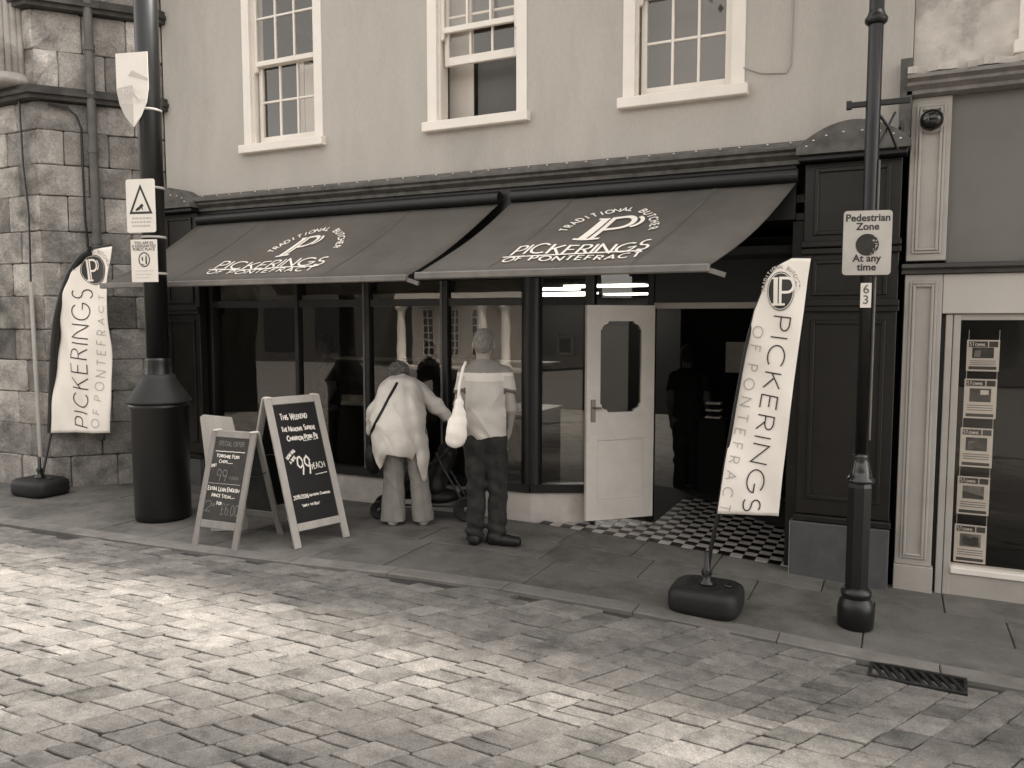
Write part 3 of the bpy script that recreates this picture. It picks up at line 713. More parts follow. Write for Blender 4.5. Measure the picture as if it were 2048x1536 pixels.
# ================================================================== NEIGHBOUR ON THE RIGHT
rb = thing('estate_agent_shop', 'taupe painted shopfront with panelled pilaster right of the butcher', 'building')
RX = 6.
mb = MB(); wall_holes(mb, .034, RX, 3.52, 6.6, [(.68, 1.62, 3.62, 5.3)], .02, .3); mb.build('wall', M_peel, rb)
MB().prism_x([(-.2, 6.6), (-.2, 6.7), (4.9, 10), (10, 6.7), (10, 6.6)], .034, RX).build('roof', MATS['roof_slate'], rb)
MB().box(.036, RX, .3, 9, 6.0, 6.59).build('upper_mass', M_inside, rb)
MB().box(.036, RX, 2.2, 2.3, -.3, 6).build('back_wall', M_inside, rb)
sash_window(rb, .66, 1.64, 3.62, 5.3, 4.5, y=.02)
MB().box(.7, 1.6, .3, .31, 3.65, 5.25).build('blind', M_inside_p, rb)
MB().box(.0305, .0335, .03, 9.3, -.3, 5.9).build('light_leak_filler', M_dark, rb)  # thin dark strip added to stop sun leaking between the two buildings
# weathered ledge and cornice
MB().prism_x([(.0, 3.52), (-.2, 3.47), (-.22, 3.44), (-.18, 3.42), (-.18, 3.4), (-.13, 3.375), (-.13, 3.35), (-.08, 3.34), (.0, 3.34)], .0, RX).build('cornice', mat('worn_cornice', .2, .75, .3, 9, .4, 30, stain=.3), rb)
V = []
mb = MB(); rq = random.Random(4)
for i in range(46):
    x_ = .0 + i * .03; h_ = .008 + .006 * math.sin(i * .9) + rq.uniform(0, .006); mb.box(x_, x_ + .0299, -.17 + .02 * math.sin(i * .7) + rq.uniform(0, .02), -.01, 3.515 - .03, 3.52 + h_)
mb.build('flaking_ledge', M_peel, rb)
MB().box(-.045, .032, -.13, .0, 3.14, 3.6).cbox(-.03, .03, -.16, -.02, 3.06, 3.2, .02).build('bracket_block', M_fascia, rb)
MB().box(.285, RX, -.02, .3, 2.2, 3.338).build('fascia', M_taupe_dk, rb)
def panelled(x0, x1, z0, z1, y):
    p = obj('pilaster', MB().cbox(x0, x1, y, y + .3, z0, z1, .004).mesh('pilaster', M_taupe), rb)
    m_ = MB(); e = .032; k = .026
    for dx, dy in ((0, .014), (.02, .022)):
        q = e + dx
        m_.cbox(x0 + q, x0 + q + .018, y - dy, y - .0005, z0 + .05 + dx, z1 - .05 - dx, .004).cbox(x1 - q - .018, x1 - q, y - dy, y - .0005, z0 + .05 + dx, z1 - .05 - dx, .004)
        m_.cbox(x0 + q + .018, x1 - q - .018, y - dy, y - .0005, z0 + .05 + dx, z0 + .068 + dx, .004).cbox(x0 + q + .018, x1 - q - .018, y - dy, y - .0005, z1 - .068 - dx, z1 - .05 - dx, .004)
    m_.build('panel_moulding', M_taupe, p)
    return p
panelled(.034, .283, 2.215, 3.338, -.06); panelled(.034, .272, .03, 2.12, -.06)
MB().cbox(.03, .284, -.075, .24, -.24, .028, .004).build('pilaster_plinth', M_taupe, rb)
MB().prism_x([(.0, 2.2), (-.12, 2.19), (-.13, 2.165), (-.09, 2.15), (-.09, 2.125), (.0, 2.121)], .01, RX).build('band', mat('dark_band', .05, .6, .3, 8), rb)
MB().cbox(.275, RX, -.055, -.005, 1.845, 2.12, .004).build('signboard', mat('pale_signboard', .5, .5, .05, 2), rb)
MB().box(.275, .3, .0, .1, -.22, 1.84).build('dark_gap', M_dark, rb)
for a, b in ((.302, .345), (.35, .395)):
    MB().cbox(a, b, -.035, .1, -.22, 1.84, .004).build('window_post', M_taupe, rb)
MB().cbox(.395, RX, -.05, .1, .0, .045, .005).build('window_sill', M_white, rb)
MB().box(.395, RX, -.03, .1, -.25, -.001).build('stall_riser', M_taupe, rb)
MB().box(.395, RX, -.02, .08, 1.8, 1.842).build('window_head', M_taupe, rb)
MB().add([(.395, .03, .045), (RX, .03, .045), (RX, .03, 1.8), (.395, .03, 1.8)], [(0, 1, 2, 3)]).build('shop_pane', M_glass_dark, rb)
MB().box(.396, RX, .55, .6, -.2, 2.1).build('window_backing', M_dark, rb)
o = MB().lathe([(.0, -.075), (.05, -.058), (.07, -.03), (.075, 0), (.07, .03), (.05, .058), (.0, .075)], (0, 0, 0), 20).build('dome_camera', mat('black_gloss_dome', .01, .12, .1, spec=.6)); o.location = (.16, -.115, 3.17); tag(o, 'black glossy dome mounted high on the taupe pilaster', 'camera')
MB().lathe([(.085, 0), (.085, .02)], (0, 0, 0), 18).build('collar', M_taupe, o).matrix_local = Matrix.Translation((0, .055, 0)) @ Matrix.Rotation(R(90), 4, 'X')
# property posters hung in the window
PO = [(.545, 1.66, 1.44, 'faded'), (.54, 1.385, 1.105, 'dark interior'), (.53, 1.035, .755, 'room'), (.525, .685, .41, 'sky'), (.52, .335, .06, 'house')]
M_pap = mat('poster_paper', .72, .7, .08, 9); M_ph = mat('poster_photo', .06, .6, .8, 14); M_ph2 = mat('poster_photo_light', .2, .6, .7, 11); M_hd = mat('poster_header', .07, .6, .1)
labs = ['topmost faded property poster in the right-hand window', 'second property poster from the top, with a dark room photo', 'third property poster from the top, with a mottled room photo', 'fourth property poster from the top, with a pale sky photo', 'lowest property poster, with a photo of a house']
for i, (xc, z1, z0, kd) in enumerate(PO):
    t = thing('property_poster', labs[i], 'poster', (xc, .075, z0), 0, 'posters in the right-hand window'); h_ = z1 - z0; w2 = .1
    MB().box(-w2, w2, 0, .004, 0, h_).build('sheet', M_pap, t)
    f_ = lambda x, y: (x, -.0015, y)
    m_ = MB(); poly_fill(m_, [(-w2 + .012, h_ - .05), (.028, h_ - .05), (.028, h_ - .01), (-w2 + .012, h_ - .01)], f_); poly_fill(m_, [(.035, h_ - .05), (w2 - .01, h_ - .05), (w2 - .01, h_ - .01), (.035, h_ - .01)], f_)
    for q in range(2): poly_fill(m_, [(-w2 + .015, .012 + q * .0), (w2 - .015, .012), (w2 - .015, .034), (-w2 + .015, .034)], f_) if q == 0 else None
    m_.build('header', M_hd, t)
    m_ = MB(); letters(m_, '5Towns', lambda x, y: (x, -.0025, y), .024, .004, -w2 + .018, h_ - .042, width=.09, small=.7); m_.build('lettering', M_pap, t)
    m_ = MB(); poly_fill(m_, [(-.066, h_ * .42), (.066, h_ * .42), (.066, h_ * .76), (-.066, h_ * .76)], f_); ph = m_.build('photo', (M_ph2 if kd in ('sky', 'house') else M_ph), t)
    m_ = MB(); f2 = lambda x, y: (x, -.003, y)
    if kd == 'house': poly_fill(m_, [(-.05, h_ * .46), (.052, h_ * .46), (.052, h_ * .68), (.02, h_ * .7), (.0, h_ * .64), (-.035, h_ * .71), (-.05, h_ * .67)], f2)
    elif kd == 'sky': poly_fill(m_, [(-.066, h_ * .43), (.066, h_ * .43), (.066, h_ * .5), (.0, h_ * .56), (-.066, h_ * .62)], f2)
    elif kd == 'dark interior': poly_fill(m_, [(0, h_ * .6), (.05, h_ * .61), (.05, h_ * .72), (0, h_ * .72)], f2)
    else: poly_fill(m_, [(-.055, h_ * .45), (-.015, h_ * .45), (-.012, h_ * .68), (-.05, h_ * .66)], f2)
    m_.build('print', {'house': M_ph, 'sky': M_ph, 'dark interior': M_pap, 'room': M_ph2, 'faded': M_ph2}[kd], t)
    m_ = MB()
    for q in range(3): poly_fill(m_, [(-.08, h_ * (.2 + q * .06)), (.08, h_ * (.2 + q * .06)), (.08, h_ * (.222 + q * .06)), (-.08, h_ * (.222 + q * .06))], f_)
    m_.build('print', mat('poster_text', .22, .7, .1), t)
    for x_ in (-w2 + .01, w2 - .004): MB().tube([(x_, .002, h_ + .0), (x_, .002, (h_ + .07))], .0018, 5).build('hanger', M_nail, t)

# ================================================================== STONE BUILDING ON THE LEFT
sb = thing('stone_building', 'sooty old ashlar stone building at the left edge', 'building')
C0, E0 = Vector((-8.1, -.95)), Vector((-7.325, -.005)); wd_ = (E0 - C0).normalized(); wn = Vector((wd_.y, -wd_.x)); WL = (E0 - C0).length
MB().prism_x([(0, 0)], 0, 0) if False else None
def core(z0, z1, ins):
    a = C0 - wn * ins; P = [(E0.x - .001, E0.y + .6), (E0.x - .001 - wn.x * ins, E0.y - wn.y * ins), (C0.x - wn.x * ins * .8, C0.y + ins), (-14, -.95 + ins), (-14, 8), (E0.x - .001, 8)]
    n = len(P); V = [(x, y, z0) for x, y in P] + [(x, y, z1) for x, y in P]
    return MB().add(V, [tuple(range(n)), tuple(range(n, 2 * n))] + [(i, (i + 1) % n, (i + 1) % n + n, i + n) for i in range(n)])
core(-.2, 5.75, .05).build('core', M_joint, sb)
core(5.75, 5.95, -.1).build('eaves_course', M_fascia, sb)
zs = [-.1, .33, .68, 1.03, 1.37, 1.7, 2.05, 2.4, 2.73, 3.1, 3.42, 3.77, 4.06, None, 4.2, 4.58, 4.98, None, 5.12, 5.45, 5.72]
rq = random.Random(21)
def block(o2, ax, u0, u1, z0, z1, proud, tone, rnd=.012):
    """one ashlar block in a wall plane: o2 origin (2-D), ax direction, normal = right-hand side"""
    nr = Vector((ax.y, -ax.x)); g = .0025
    V, F = pillow([(u0 + g, z0 + g), (u1 - g, z0 + g), (u1 - g, z1 - g), (u0 + g, z1 - g)], proud, .09, .009, .005, rnd, tone, rq)
    W = [(o2.x + ax.x * u + nr.x * d, o2.y + ax.y * u + nr.y * d, z) for u, z, d in V]
    mb = MB(); mb.add(W, F); me = mb.mesh('stone_block', M_stone); tone_attr(me, [tone * rq.uniform(.8, 1.2) for _ in W]); obj('stone_block', me, sb)
for k, (a, b) in enumerate(zip(zs, zs[1:])):
    if a is None or b is None: continue
    # angled face
    if b - a > .2 or True:
        cuts = [0] + ([.45, .9] if k % 2 else [.22, .62]) + [WL]
        cuts = [c + (rq.uniform(-.05, .05) if 0 < c < WL else 0) for c in cuts]
        for u0, u1 in zip(cuts, cuts[1:]): block(C0, wd_, u0, u1, a, b, rq.uniform(-.01, .012), max(.45, rq.gauss(1, .22)), .02 if a > 4.1 else .01)
    # front face running left
    u = 0; first = True
    while u < 3.2:
        l_ = (.32 if k % 2 else .5) if first else rq.uniform(.35, .7); first = False
        block(Vector((C0.x - 0, C0.y)), Vector((1, 0)), -u - l_, -u, a, b, rq.uniform(-.01, .012), max(.45, rq.gauss(1, .22)), .012); u += l_
for z0, z1 in ((4.06, 4.2), (4.98, 5.12)):   # sooty string courses
    core(z0 + .004, z1 - .004, -.09).build('string_course', mat('sooty_moulding', .05, .9, .5, 6, .6), sb); core(z0 + .05, z1 - .05, -.12).build('string_course', MATS['sooty_moulding'], sb)
pf = MB(); pc = Vector((-8.55, -1.1))
for i in range(12):
    a_ = math.pi * (i + .5) / 12; pf.tube([(pc.x + .3 * math.cos(a_), pc.y + .15 - .3 * math.sin(a_) * .6, 4.3), (pc.x + .28 * math.cos(a_), pc.y + .15 - .28 * math.sin(a_) * .6, 5.7)], .035, 7)
pf.build('fluted_pilaster', mat('pilaster_stone', .3, .9, .3, 4, .4, stain=.5), sb); MB().lathe([(.36, 4.203), (.4, 4.24), (.36, 4.29), (.33, 4.33)], (pc.x, pc.y + .12, 0), 20, sy=.7).build('pilaster_base', MATS['pilaster_stone'], sb)
def wp(u, d, z): return (C0.x + wd_.x * u + wn.x * d, C0.y + wd_.y * u + wn.y * d, z)
dp = MB().tube([wp(.525, .08, 1.0), wp(.525, .08, 5.7)], .045, 12).build('downpipe', mat('old_downpipe', .1, .6, .3, 6), sb)
for z_ in (1.7, 2.6, 3.55, 4.6): MB().tube([wp(.525, .08, z_), wp(.525, .08, z_ + .06)], .055, 12).build('pipe_joint', MATS['old_downpipe'], dp)
MB().tube([wp(.5, .06, .5), wp(.5, .06, 1.0)], .03, 8).build('pipe_foot', MATS['old_downpipe'], dp)
MB().tube([wp(.12, .05, 4.02), wp(.3, .05, 4.0), wp(.38, .05, 3.93), wp(.42, .05, 3.8), wp(.42, .045, 2.9), wp(.45, .045, 2.3)], .012, 8).build('conduit', M_black, sb)
cc = MB().tube([(-8.28, -1.0, 4.9), (-8.27, -1.0, 4.1), (-8.27, -.99, 3.4), (-8.2, -1.0, 2.9), (-8.22, -1.0, 2.2)], .01, 6).build('cable', M_black, sb)
MB().tube([(-8.22, -1.0, 2.2), (-8.19, -1.0, .15)], .022, 8).build('cable_pipe', M_taupe, sb)

# ================================================================== AWNINGS
def awning(x0t, x1t, x0f, x1f, label, seed, YF=-1.5, ZF=2.13):
    t = thing('awning', label, 'awning', (0, 0, 0), 0, 'canvas awnings over the butcher shopfront')
    ZT = 2.84; mb = MB(); n = 24; m = 8; r_ = random.Random(seed); top = []
    ph = [r_.uniform(0, 6) for _ in range(4)]
    for j in range(m + 1):
        v = j / m
        for i in range(n + 1):
            u = i / n; xa = x0f + (x0t - x0f) * v; xb = x1f + (x1t - x1f) * v
            sag = -.045 * math.sin(math.pi * v) - .012 * math.sin(math.pi * v) * math.sin(u * 14 + ph[0] + v * 2) - .006 * math.sin(u * 33 + ph[1]) * v * (1 - v) * 4
            top.append((xa + (xb - xa) * u, YF + (-.07 - YF) * v, ZF + (ZT - ZF) * v + sag))
    F = [(j * (n + 1) + i, j * (n + 1) + i + 1, (j + 1) * (n + 1) + i + 1, (j + 1) * (n + 1) + i) for j in range(m) for i in range(n)]
    mb.add(top, F, True); o = mb.build('canopy', M_canopy, t); sm = o.modifiers.new('thick', 'SOLIDIFY'); sm.thickness = .006; sm.offset = -1
    for q in range(1, 4):
        uq = q / 4; pts_ = [top[j * (n + 1) + int(round(uq * n))] for j in range(m + 1)]; sv = []
        for p_ in pts_: sv += [(p_[0] - .012, p_[1], p_[2] + .0025), (p_[0] + .012, p_[1], p_[2] + .0025)]
        MB().add(sv, [(2 * i, 2 * i + 1, 2 * i + 3, 2 * i + 2) for i in range(m)], True).build('seam', mat('canvas_seam', .08, .9, .2, 3, warm=1.4), t)
    fb = MB().cbox(x0f - .01, x1f + .01, YF - .03, YF + .015, ZF - .04, ZF + .012, .008).build('front_bar', mat('tan_awning_bar', .16, .5, .2, 8), t)
    MB().tube([(x0t, -.11, 2.86), (x1t, -.11, 2.86)], .055, 12).build('roller', M_dark, t)
    for s_ in (0, 1):
        xa = (x0f + .28) if s_ == 0 else (x1f - .28); xm = xa + (.42 if s_ == 0 else -.42)
        MB().tube([(xa, YF + .02, ZF - .02), (xm, YF / 2, 2.3), (xa, -.1, 2.5)], [.018, .022, .022], 8).build('folding_arm', M_black, t)
    MB().bar((x1f - .02, YF, ZF - .02), (x1f + .1, YF + .02, ZF - .06), .03).build('bar_end', MATS['tan_awning_bar'], t)
    k = (ZT - ZF) / (-.07 - YF); Ls = math.hypot(-.07 - YF, ZT - ZF)
    def fn(x, q):
        v = max(0, min(1, q / Ls)); y = YF + (-.07 - YF) * v
        # follow the sag of the cloth
        xa = x0f + (x0t - x0f) * v; xb = x1f + (x1t - x1f) * v; u = (x - xa) / (xb - xa)
        sag = -.045 * math.sin(math.pi * v) - .012 * math.sin(math.pi * v) * math.sin(u * 14 + ph[0] + v * 2) - .006 * math.sin(u * 33 + ph[1]) * v * (1 - v) * 4
        return (x, y - .004, ZF + (ZT - ZF) * v + sag + .009)
    return t, fn
t, fn = awning(-6.74, -3.16, -6.92, -3.45, 'left brown canvas awning with white lettering', 1, -1.15, 2.14)
mb = MB()
letters(mb, 'PICKERINGS', fn, .155, .019, -5.69, .27, width=1.23, gap=.22); letters(mb, 'OF PONTEFRACT', fn, .08, .013, -5.7, .155, width=1.2, gap=.35)
V, F = ribbon(resample([(-5.74, .25), (-4.47, .25)], .05), .018); mb.add([fn(*v) for v in V], F)
logo_p(mb, fn, -5.15, .52, .34, .25, .085); arc_text(mb, 'TRADITIONAL BUTCHER', fn, -4.91, .6, .36, .34, 172, 4, .06, .0125)
mb.build('lettering', M_letter, t)
t, fn = awning(-3.04, -.7, -3.13, -1.05, 'right brown canvas awning with white lettering over the door', 2)
mb = MB()
letters(mb, 'PICKERINGS', fn, .2, .021, -2.53, .34, width=1.0, gap=.22); letters(mb, 'OF PONTEFRACT', fn, .1, .015, -2.54, .19, width=1.0, gap=.35)
V, F = ribbon([(-2.58, .315), (-1.55, .315)], .022); mb.add([fn(*v) for v in V], F)
logo_p(mb, fn, -2.16, .66, .44, .16, .085); arc_text(mb, 'TRADITIONAL BUTCHER', fn, -1.95, .77, .32, .44, 172, 4, .06, .0125)
mb.build('lettering', M_letter, t)

# ================================================================== POSTS AND SIGNS
def plate(t, w_, h_, th, m_, z=0, r_=.02, name='plate'):
    pts = []
    for cx_, cz_, a0 in ((w_ / 2 - r_, h_ / 2 - r_, 0), (-w_ / 2 + r_, h_ / 2 - r_, 90), (-w_ / 2 + r_, -h_ / 2 + r_, 180), (w_ / 2 - r_, -h_ / 2 + r_, 270)):
        pts += [(cx_ + r_ * math.cos(R(a0 + q)), cz_ + r_ * math.sin(R(a0 + q))) for q in (0, 30, 60, 90)]
    return MB().prism(pts, 0, th).build(name, m_, t)
px, py = -.18, -1.03; pz = gz(px)
t = thing('lamp_post', 'black cast iron lamp post with bulbous base right of the doorway', 'lamp post', (px, py, pz))
MB().lathe([(.1, 0), (.108, .01), (.11, .12), (.1, .17), (.085, .19), (.085, .2), (.092, .21), (.092, .235), (.078, .25), (.072, .262)], n=28).build('base', M_black, t)
MB().lathe([(.072, .262), (.072, .9), (.066, .925)], n=8, ph=R(22.5), smooth=False).build('lower_shaft', M_black, t)
MB().lathe([(.066, .925), (.085, .935), (.085, .95), (.068, .965), (.06, 1.0), (.052, 1.05), (.042, 1.075), (.044, 1.085), (.044, 1.1), (.036, 1.11)], n=26).build('bell_collar', mat('glossy_black_iron', .018, .2, .2, 8, spec=.6), t)
MB().lathe([(.036, 1.11), (.04, 2.6), (.042, 3.1), (.044, 6.2)], n=18).build('shaft', M_black, t)
MB().lathe([(.045, 3.7), (.062, 3.715), (.066, 3.735), (.05, 3.76), (.045, 3.78)], n=20).build('ring', M_black, t)
MB().bar((-.15, -.0, 3.245), (.2, .02, 3.245), .03).bar((-.15, 0, 3.245), (-.12, 0, 3.245), .045).tube([(.04, .02, 3.17), (.09, .05, 3.1), (.14, .12, 2.98)], .01, 6).tube([(.02, .03, 2.96), (.12, .1, 3.2)], .008, 6).build('bracket', M_black, t)
MB().tube([(.046, -.02, 1.2), (.046, -.02, 2.9)], .006, 6).build('cable', M_gold, t)
FZ = R(25)    # signs turned toward the street
t = thing('pedestrian_zone_sign', 'grey Pedestrian Zone sign with a scuffed dark disc on the lamp post', 'sign', (px - .005, py - .066, 2.265), FZ * .55)
plate(t, .275, .385, .005, M_sign_g); plate(t, .28, .39, .003, M_black, name='edge').location = (0, .0052, 0)
f_ = lambda x, y: (x, -.0015, y)
for tx_, zz in (('Pedestrian', .13), ('Zone', .078), ('At any', -.112), ('time', -.165)): mb = MB(); font_text(mb, tx_, f_, .06, 0, zz, .0016); mb.build('lettering', M_signprint, t)
mb = MB(); poly_fill(mb, circ(0, -.012, .066), lambda x, y: (x, -.002, y)); mb.build('disc', mat('scuffed_disc', .03, .3, .3, 12), t)
mb = MB(); rq = random.Random(3)
for i in range(26):
    a_ = R(rq.uniform(-70, 80)); rr = rq.uniform(.035, .08); s_ = rq.uniform(.002, .006); x_, y_ = rr * math.cos(a_), -.012 + rr * math.sin(a_)
    poly_fill(mb, [(x_ + s_ * rq.uniform(.5, 1.4) * math.cos(k), y_ + s_ * rq.uniform(.4, 1.2) * math.sin(k)) for k in (0, 1.1, 2.2, 3.3, 4.4, 5.4)], lambda x, y: (x, -.003, y))
mb.build('scuff', M_sign_g, t)
for z_ in (-.1, .12): MB().cbox(-.05, .05, .006, .09, z_ - .012, z_ + .012, .003).build('clamp', M_black, t)
t = thing('number_plate', 'small white vertical number plate reading 63 below the pedestrian sign', 'sign', (px - .003, py - .043, 1.95), FZ * .55)
plate(t, .062, .15, .003, M_sign, r_=.003)
for tx_, zz in (('6', .012), ('3', -.052)): mb = MB(); font_text(mb, tx_, f_, .075, 0, zz, .001); mb.build('numeral', mat('grey_numerals', .12, .6, .1), t)

lx, ly = -6.0, -1.32
t = thing('sign_post', 'thick black post at the left carrying three signs', 'post', (lx, ly, 0))
MB().lathe([(.12, 0), (.12, 1.2), (.13, 1.22), (.13, 1.25), (.115, 1.3), (.1, 1.42), (.104, 1.44), (.098, 1.46)], n=24).build('base', M_black, t)
MB().lathe([(.098, 1.46), (.1, 6.4)], n=20).build('shaft', M_black, t)
for z_ in (2.52, 2.2, 3.62, 2.95): MB().lathe([(.1, z_), (.105, z_ + .002), (.105, z_ + .02), (.1, z_ + .022)], n=20).build('strap', M_taupe, t)
t = thing('camera_warning_sign', 'white upright sign with a camera in a warning triangle', 'sign', (lx - .0, ly - .125, 2.795), R(14))
plate(t, .285, .46, .004, M_sign, r_=.02)
mb = MB(); V, F = ribbon([(-.1, -.06), (0, .165), (.1, -.06), (-.1, -.06)], .02); mb.add([f_(*v) for v in V], F)
poly_fill(mb, [(-.045, -.03), (.01, .02), (.03, .0), (-.02, -.04)], f_); poly_fill(mb, [(.0, .005), (.012, -.035), (.022, -.035), (.012, .005)], f_); poly_fill(mb, [(-.055, -.035), (-.03, -.012), (-.02, -.03), (-.04, -.045)], f_)
mb.build('pictogram', M_signprint, t)
mb = MB()
for q, (a, b) in enumerate(((-.09, .1), (-.1, .1), (-.09, .09))):
    x_ = a
    while x_ < b: l_ = rq.uniform(.015, .035); poly_fill(mb, [(x_, -.115 - q * .033), (min(b, x_ + l_), -.115 - q * .033), (min(b, x_ + l_), -.1 - q * .033), (x_, -.1 - q * .033)], f_); x_ += l_ + .007
mb.build('print', mat('faint_print', .42, .6, .1), t); MB().cbox(-.05, .08, .005, .1, -.1, -.08, .003).build('clamp', M_black, t)
t = thing('public_place_sign', 'white upright notice with a round pictogram below the camera sign', 'sign', (lx + .02, ly - .125, 2.318), R(14))
plate(t, .26, .37, .004, M_sign, r_=.006)
for tx_, zz in (('YOU ARE IN', .145), ('A DESIGNATED', .117), ('PUBLIC PLACE', .089)): mb = MB(); font_text(mb, tx_, f_, .034, 0, zz, .0006); mb.build('lettering', M_signprint, t)
mb = MB(); V, F = ribbon(circ(0, .01, .052, .06) + [(.052, .01)], .01); mb.add([f_(*v) for v in V], F)
poly_fill(mb, [(-.025, -.0), (-.012, -.0), (-.012, .03), (-.018, .036), (-.025, .03)], f_); poly_fill(mb, [(.012, -.03), (.026, -.03), (.026, .03), (.021, .05), (.017, .05), (.012, .03)], f_); poly_fill(mb, [(-.03, -.03), (0, -.04), (.0, -.033), (-.028, -.023)], f_)
mb.build('pictogram', M_signprint, t)
mb = MB()
for q in range(3): poly_fill(mb, [(-.09, -.09 - q * .03), (.09 - .02 * q, -.09 - q * .03), (.09 - .02 * q, -.086 - q * .03), (-.09, -.086 - q * .03)], f_)
mb.build('print', MATS['faint_print'], t); MB().cbox(-.06, .06, .005, .1, -.01, .01, .003).build('clamp', M_black, t)
t = thing('shield_sign', 'grey and white shield-shaped sign high on the left post', 'sign', (lx - .05, ly - .125, 3.83), R(14))
t.scale = (.78, 1, .78)
sh = [(-.2, .35), (.2, .35), (.2, -.05), (.17, -.2), (.1, -.34), (0, -.46), (-.1, -.34), (-.17, -.2), (-.2, -.05)]
MB().prism(sh, 0, .005).build('plate', M_sign, t)
mb = MB(); poly_fill(mb, [(-.2, -.03), (.0, .0), (.03, -.1), (.1, -.2), (0, -.12), (0, -.46), (-.1, -.34), (-.17, -.2)], f_); poly_fill(mb, [(-.05, .1), (.2, .03), (.2, .06), (.0, .16)], f_); mb.build('quartering', M_sign_g, t)
mb = MB(); f3 = lambda x, y: (x, -.003, y)
font_text(mb, 'TOWN', f3, .07, -.02, -.09, .001); font_text(mb, 'SINCE 1277', f3, .06, .0, -.2, .001); mb.build('lettering', mat('pale_sign_letters', .72, .6), t)
MB().cbox(-.02, .12, .006, .1, -.12, -.09, .003).build('clamp', M_sign, t)

# round litter bin beside the left post
t = thing('litter_bin', 'large round black litter bin with brown conical lid around the left post', 'litter bin', (-6.0, -1.32, 0))
MB().lathe([(.21, 0), (.235, .01), (.24, .05), (.245, 1.0), (.26, 1.02), (.26, 1.05), (.24, 1.065)], n=32).build('body', M_black, t)
MB().lathe([(.275, 1.06), (.275, 1.08), (.15, 1.27), (.14, 1.31), (.12, 1.315)], n=32).build('lid', mat('brown_bin_lid', .018, .6, .2, 6), t)

# ================================================================== FEATHER FLAGS
def flag(name, label, outline_l, outline_r, y, base, pole, disc, runs, rz, ins):
    """sail banner between a curved luff and a leech, both given as (x,z) from bottom to top"""
    t = thing('feather_flag', label, 'flag', (base[0], base[1], base[2]), 0, 'white feather flags')
    bx, by, bz = base
    def interp(pl, q):
        L_ = [0]
        for a, b in zip(pl, pl[1:]): L_.append(L_[-1] + math.dist(a, b))
        d = q * L_[-1]
        for i in range(len(pl) - 1):
            if d <= L_[i + 1] + 1e-9: k = (d - L_[i]) / (L_[i + 1] - L_[i]); return (pl[i][0] + (pl[i + 1][0] - pl[i][0]) * k, pl[i][1] + (pl[i + 1][1] - pl[i][1]) * k)
        return pl[-1]
    def rip(x, z): return .02 * math.sin(x * 9 + z * 2.2) + .014 * math.sin(z * 6 - x * 7) + .005 * math.sin(x * 26 + z * 11)
    n, m = 22, 60; V = []
    for j in range(m + 1):
        a, b = interp(outline_l, j / m), interp(outline_r, j / m)
        for i in range(n + 1):
            k = i / n; x_, z_ = a[0] + (b[0] - a[0]) * k, a[1] + (b[1] - a[1]) * k; V.append((x_ - bx, y + rip(x_, z_) - by, z_ - bz))
    mb = MB(); mb.add(V, [(j * (n + 1) + i, j * (n + 1) + i + 1, (j + 1) * (n + 1) + i + 1, (j + 1) * (n + 1) + i) for j in range(m) for i in range(n)], True)
    o = mb.build('banner', M_banner, t); sm = o.modifiers.new('thick', 'SOLIDIFY'); sm.thickness = .002
    fn = lambda x, z: (x - bx, y + rip(x, z) - by - .006, z - bz)
    fn2 = lambda x, z: (x - bx, y + rip(x, z) - by - .009, z - bz)
    MB().tube([(p[0] - bx, p[2] - by if len(p) > 2 else y - by + .004, p[1] - bz) for p in pole], [max(.006, .014 - .008 * i / len(pole)) for i in range(len(pole))], 8).build('pole', M_black, t)
    slv = [interp(outline_l, j / 30) for j in range(31)]
    mb = MB(); mb.tube([(p[0] - bx - ins * .5, y - by + .012, p[1] - bz) for p in slv], ins * .5, 8); mb.build('sleeve', M_black if ins > .02 else M_banner, t)
    cx_, cz_, rx, rz_ = disc
    mb = MB(); rg = [[(cx_, cz_)] * 36] + [circ(cx_, cz_, rx * q / 5, rz_ * q / 5, 36) for q in range(1, 6)]
    for ra, rb_ in zip(rg, rg[1:]):
        for i in range(36):
            j = (i + 1) % 36; q4 = [ra[i], ra[j], rb_[j], rb_[i]] if ra[i] != ra[j] else [ra[i], rb_[j], rb_[i]]; mb.add([fn(*p) for p in q4], [tuple(range(len(q4)))])
    mb.build('emblem_disc', mat('dark_emblem', .035, .7, .15), t)
    mb = MB(); S = lambda a, b: fn2(a, b); h_ = rz_ * 1.45; logo_p(mb, S, cx_ - rx * .62, cz_ - h_ * .5, h_, .0 if rx > .12 else .0, .085); V_, F_ = ribbon(circ(cx_, cz_, rx * .93, rz_ * .93, 36) + [(cx_ + rx * .93, cz_)], .004); mb.add([fn2(*v) for v in V_], F_)
    mb.build('emblem_letter', M_letter, t)
    mb = MB(); arc_text(mb, 'TRADITIONAL BUTCHER', fn, cx_, cz_, rx * 1.2, rz_ * 1.18, 178, 12, min(rx, rz_) * .22, .006); mb.build('arc_lettering', M_inkgrey, t)
    for txt, p0, p1, h, wd2, sgn, gap, m_ in runs:
        d = Vector((p1[0] - p0[0], p1[1] - p0[1])); L_ = d.length; d.normalize(); up = Vector((-d.y, d.x))
        mb = MB(); letters(mb, txt, lambda x, q: fn(p0[0] + d.x * x + up.x * q, p0[1] + d.y * x + up.y * q), h, wd2, 0, 0, width=L_, gap=gap); mb.build('lettering', m_, t)
    return t
OL = [(-1.003, .561), (-.968, .874), (-.914, 1.263), (-.86, 1.612), (-.805, 1.862), (-.735, 2.046), (-.664, 2.135), (-.592, 2.172)]
OR = [(-.638, .567), (-.616, .839), (-.585, 1.154), (-.559, 1.464), (-.524, 1.8), (-.502, 2.041), (-.486, 2.169)]
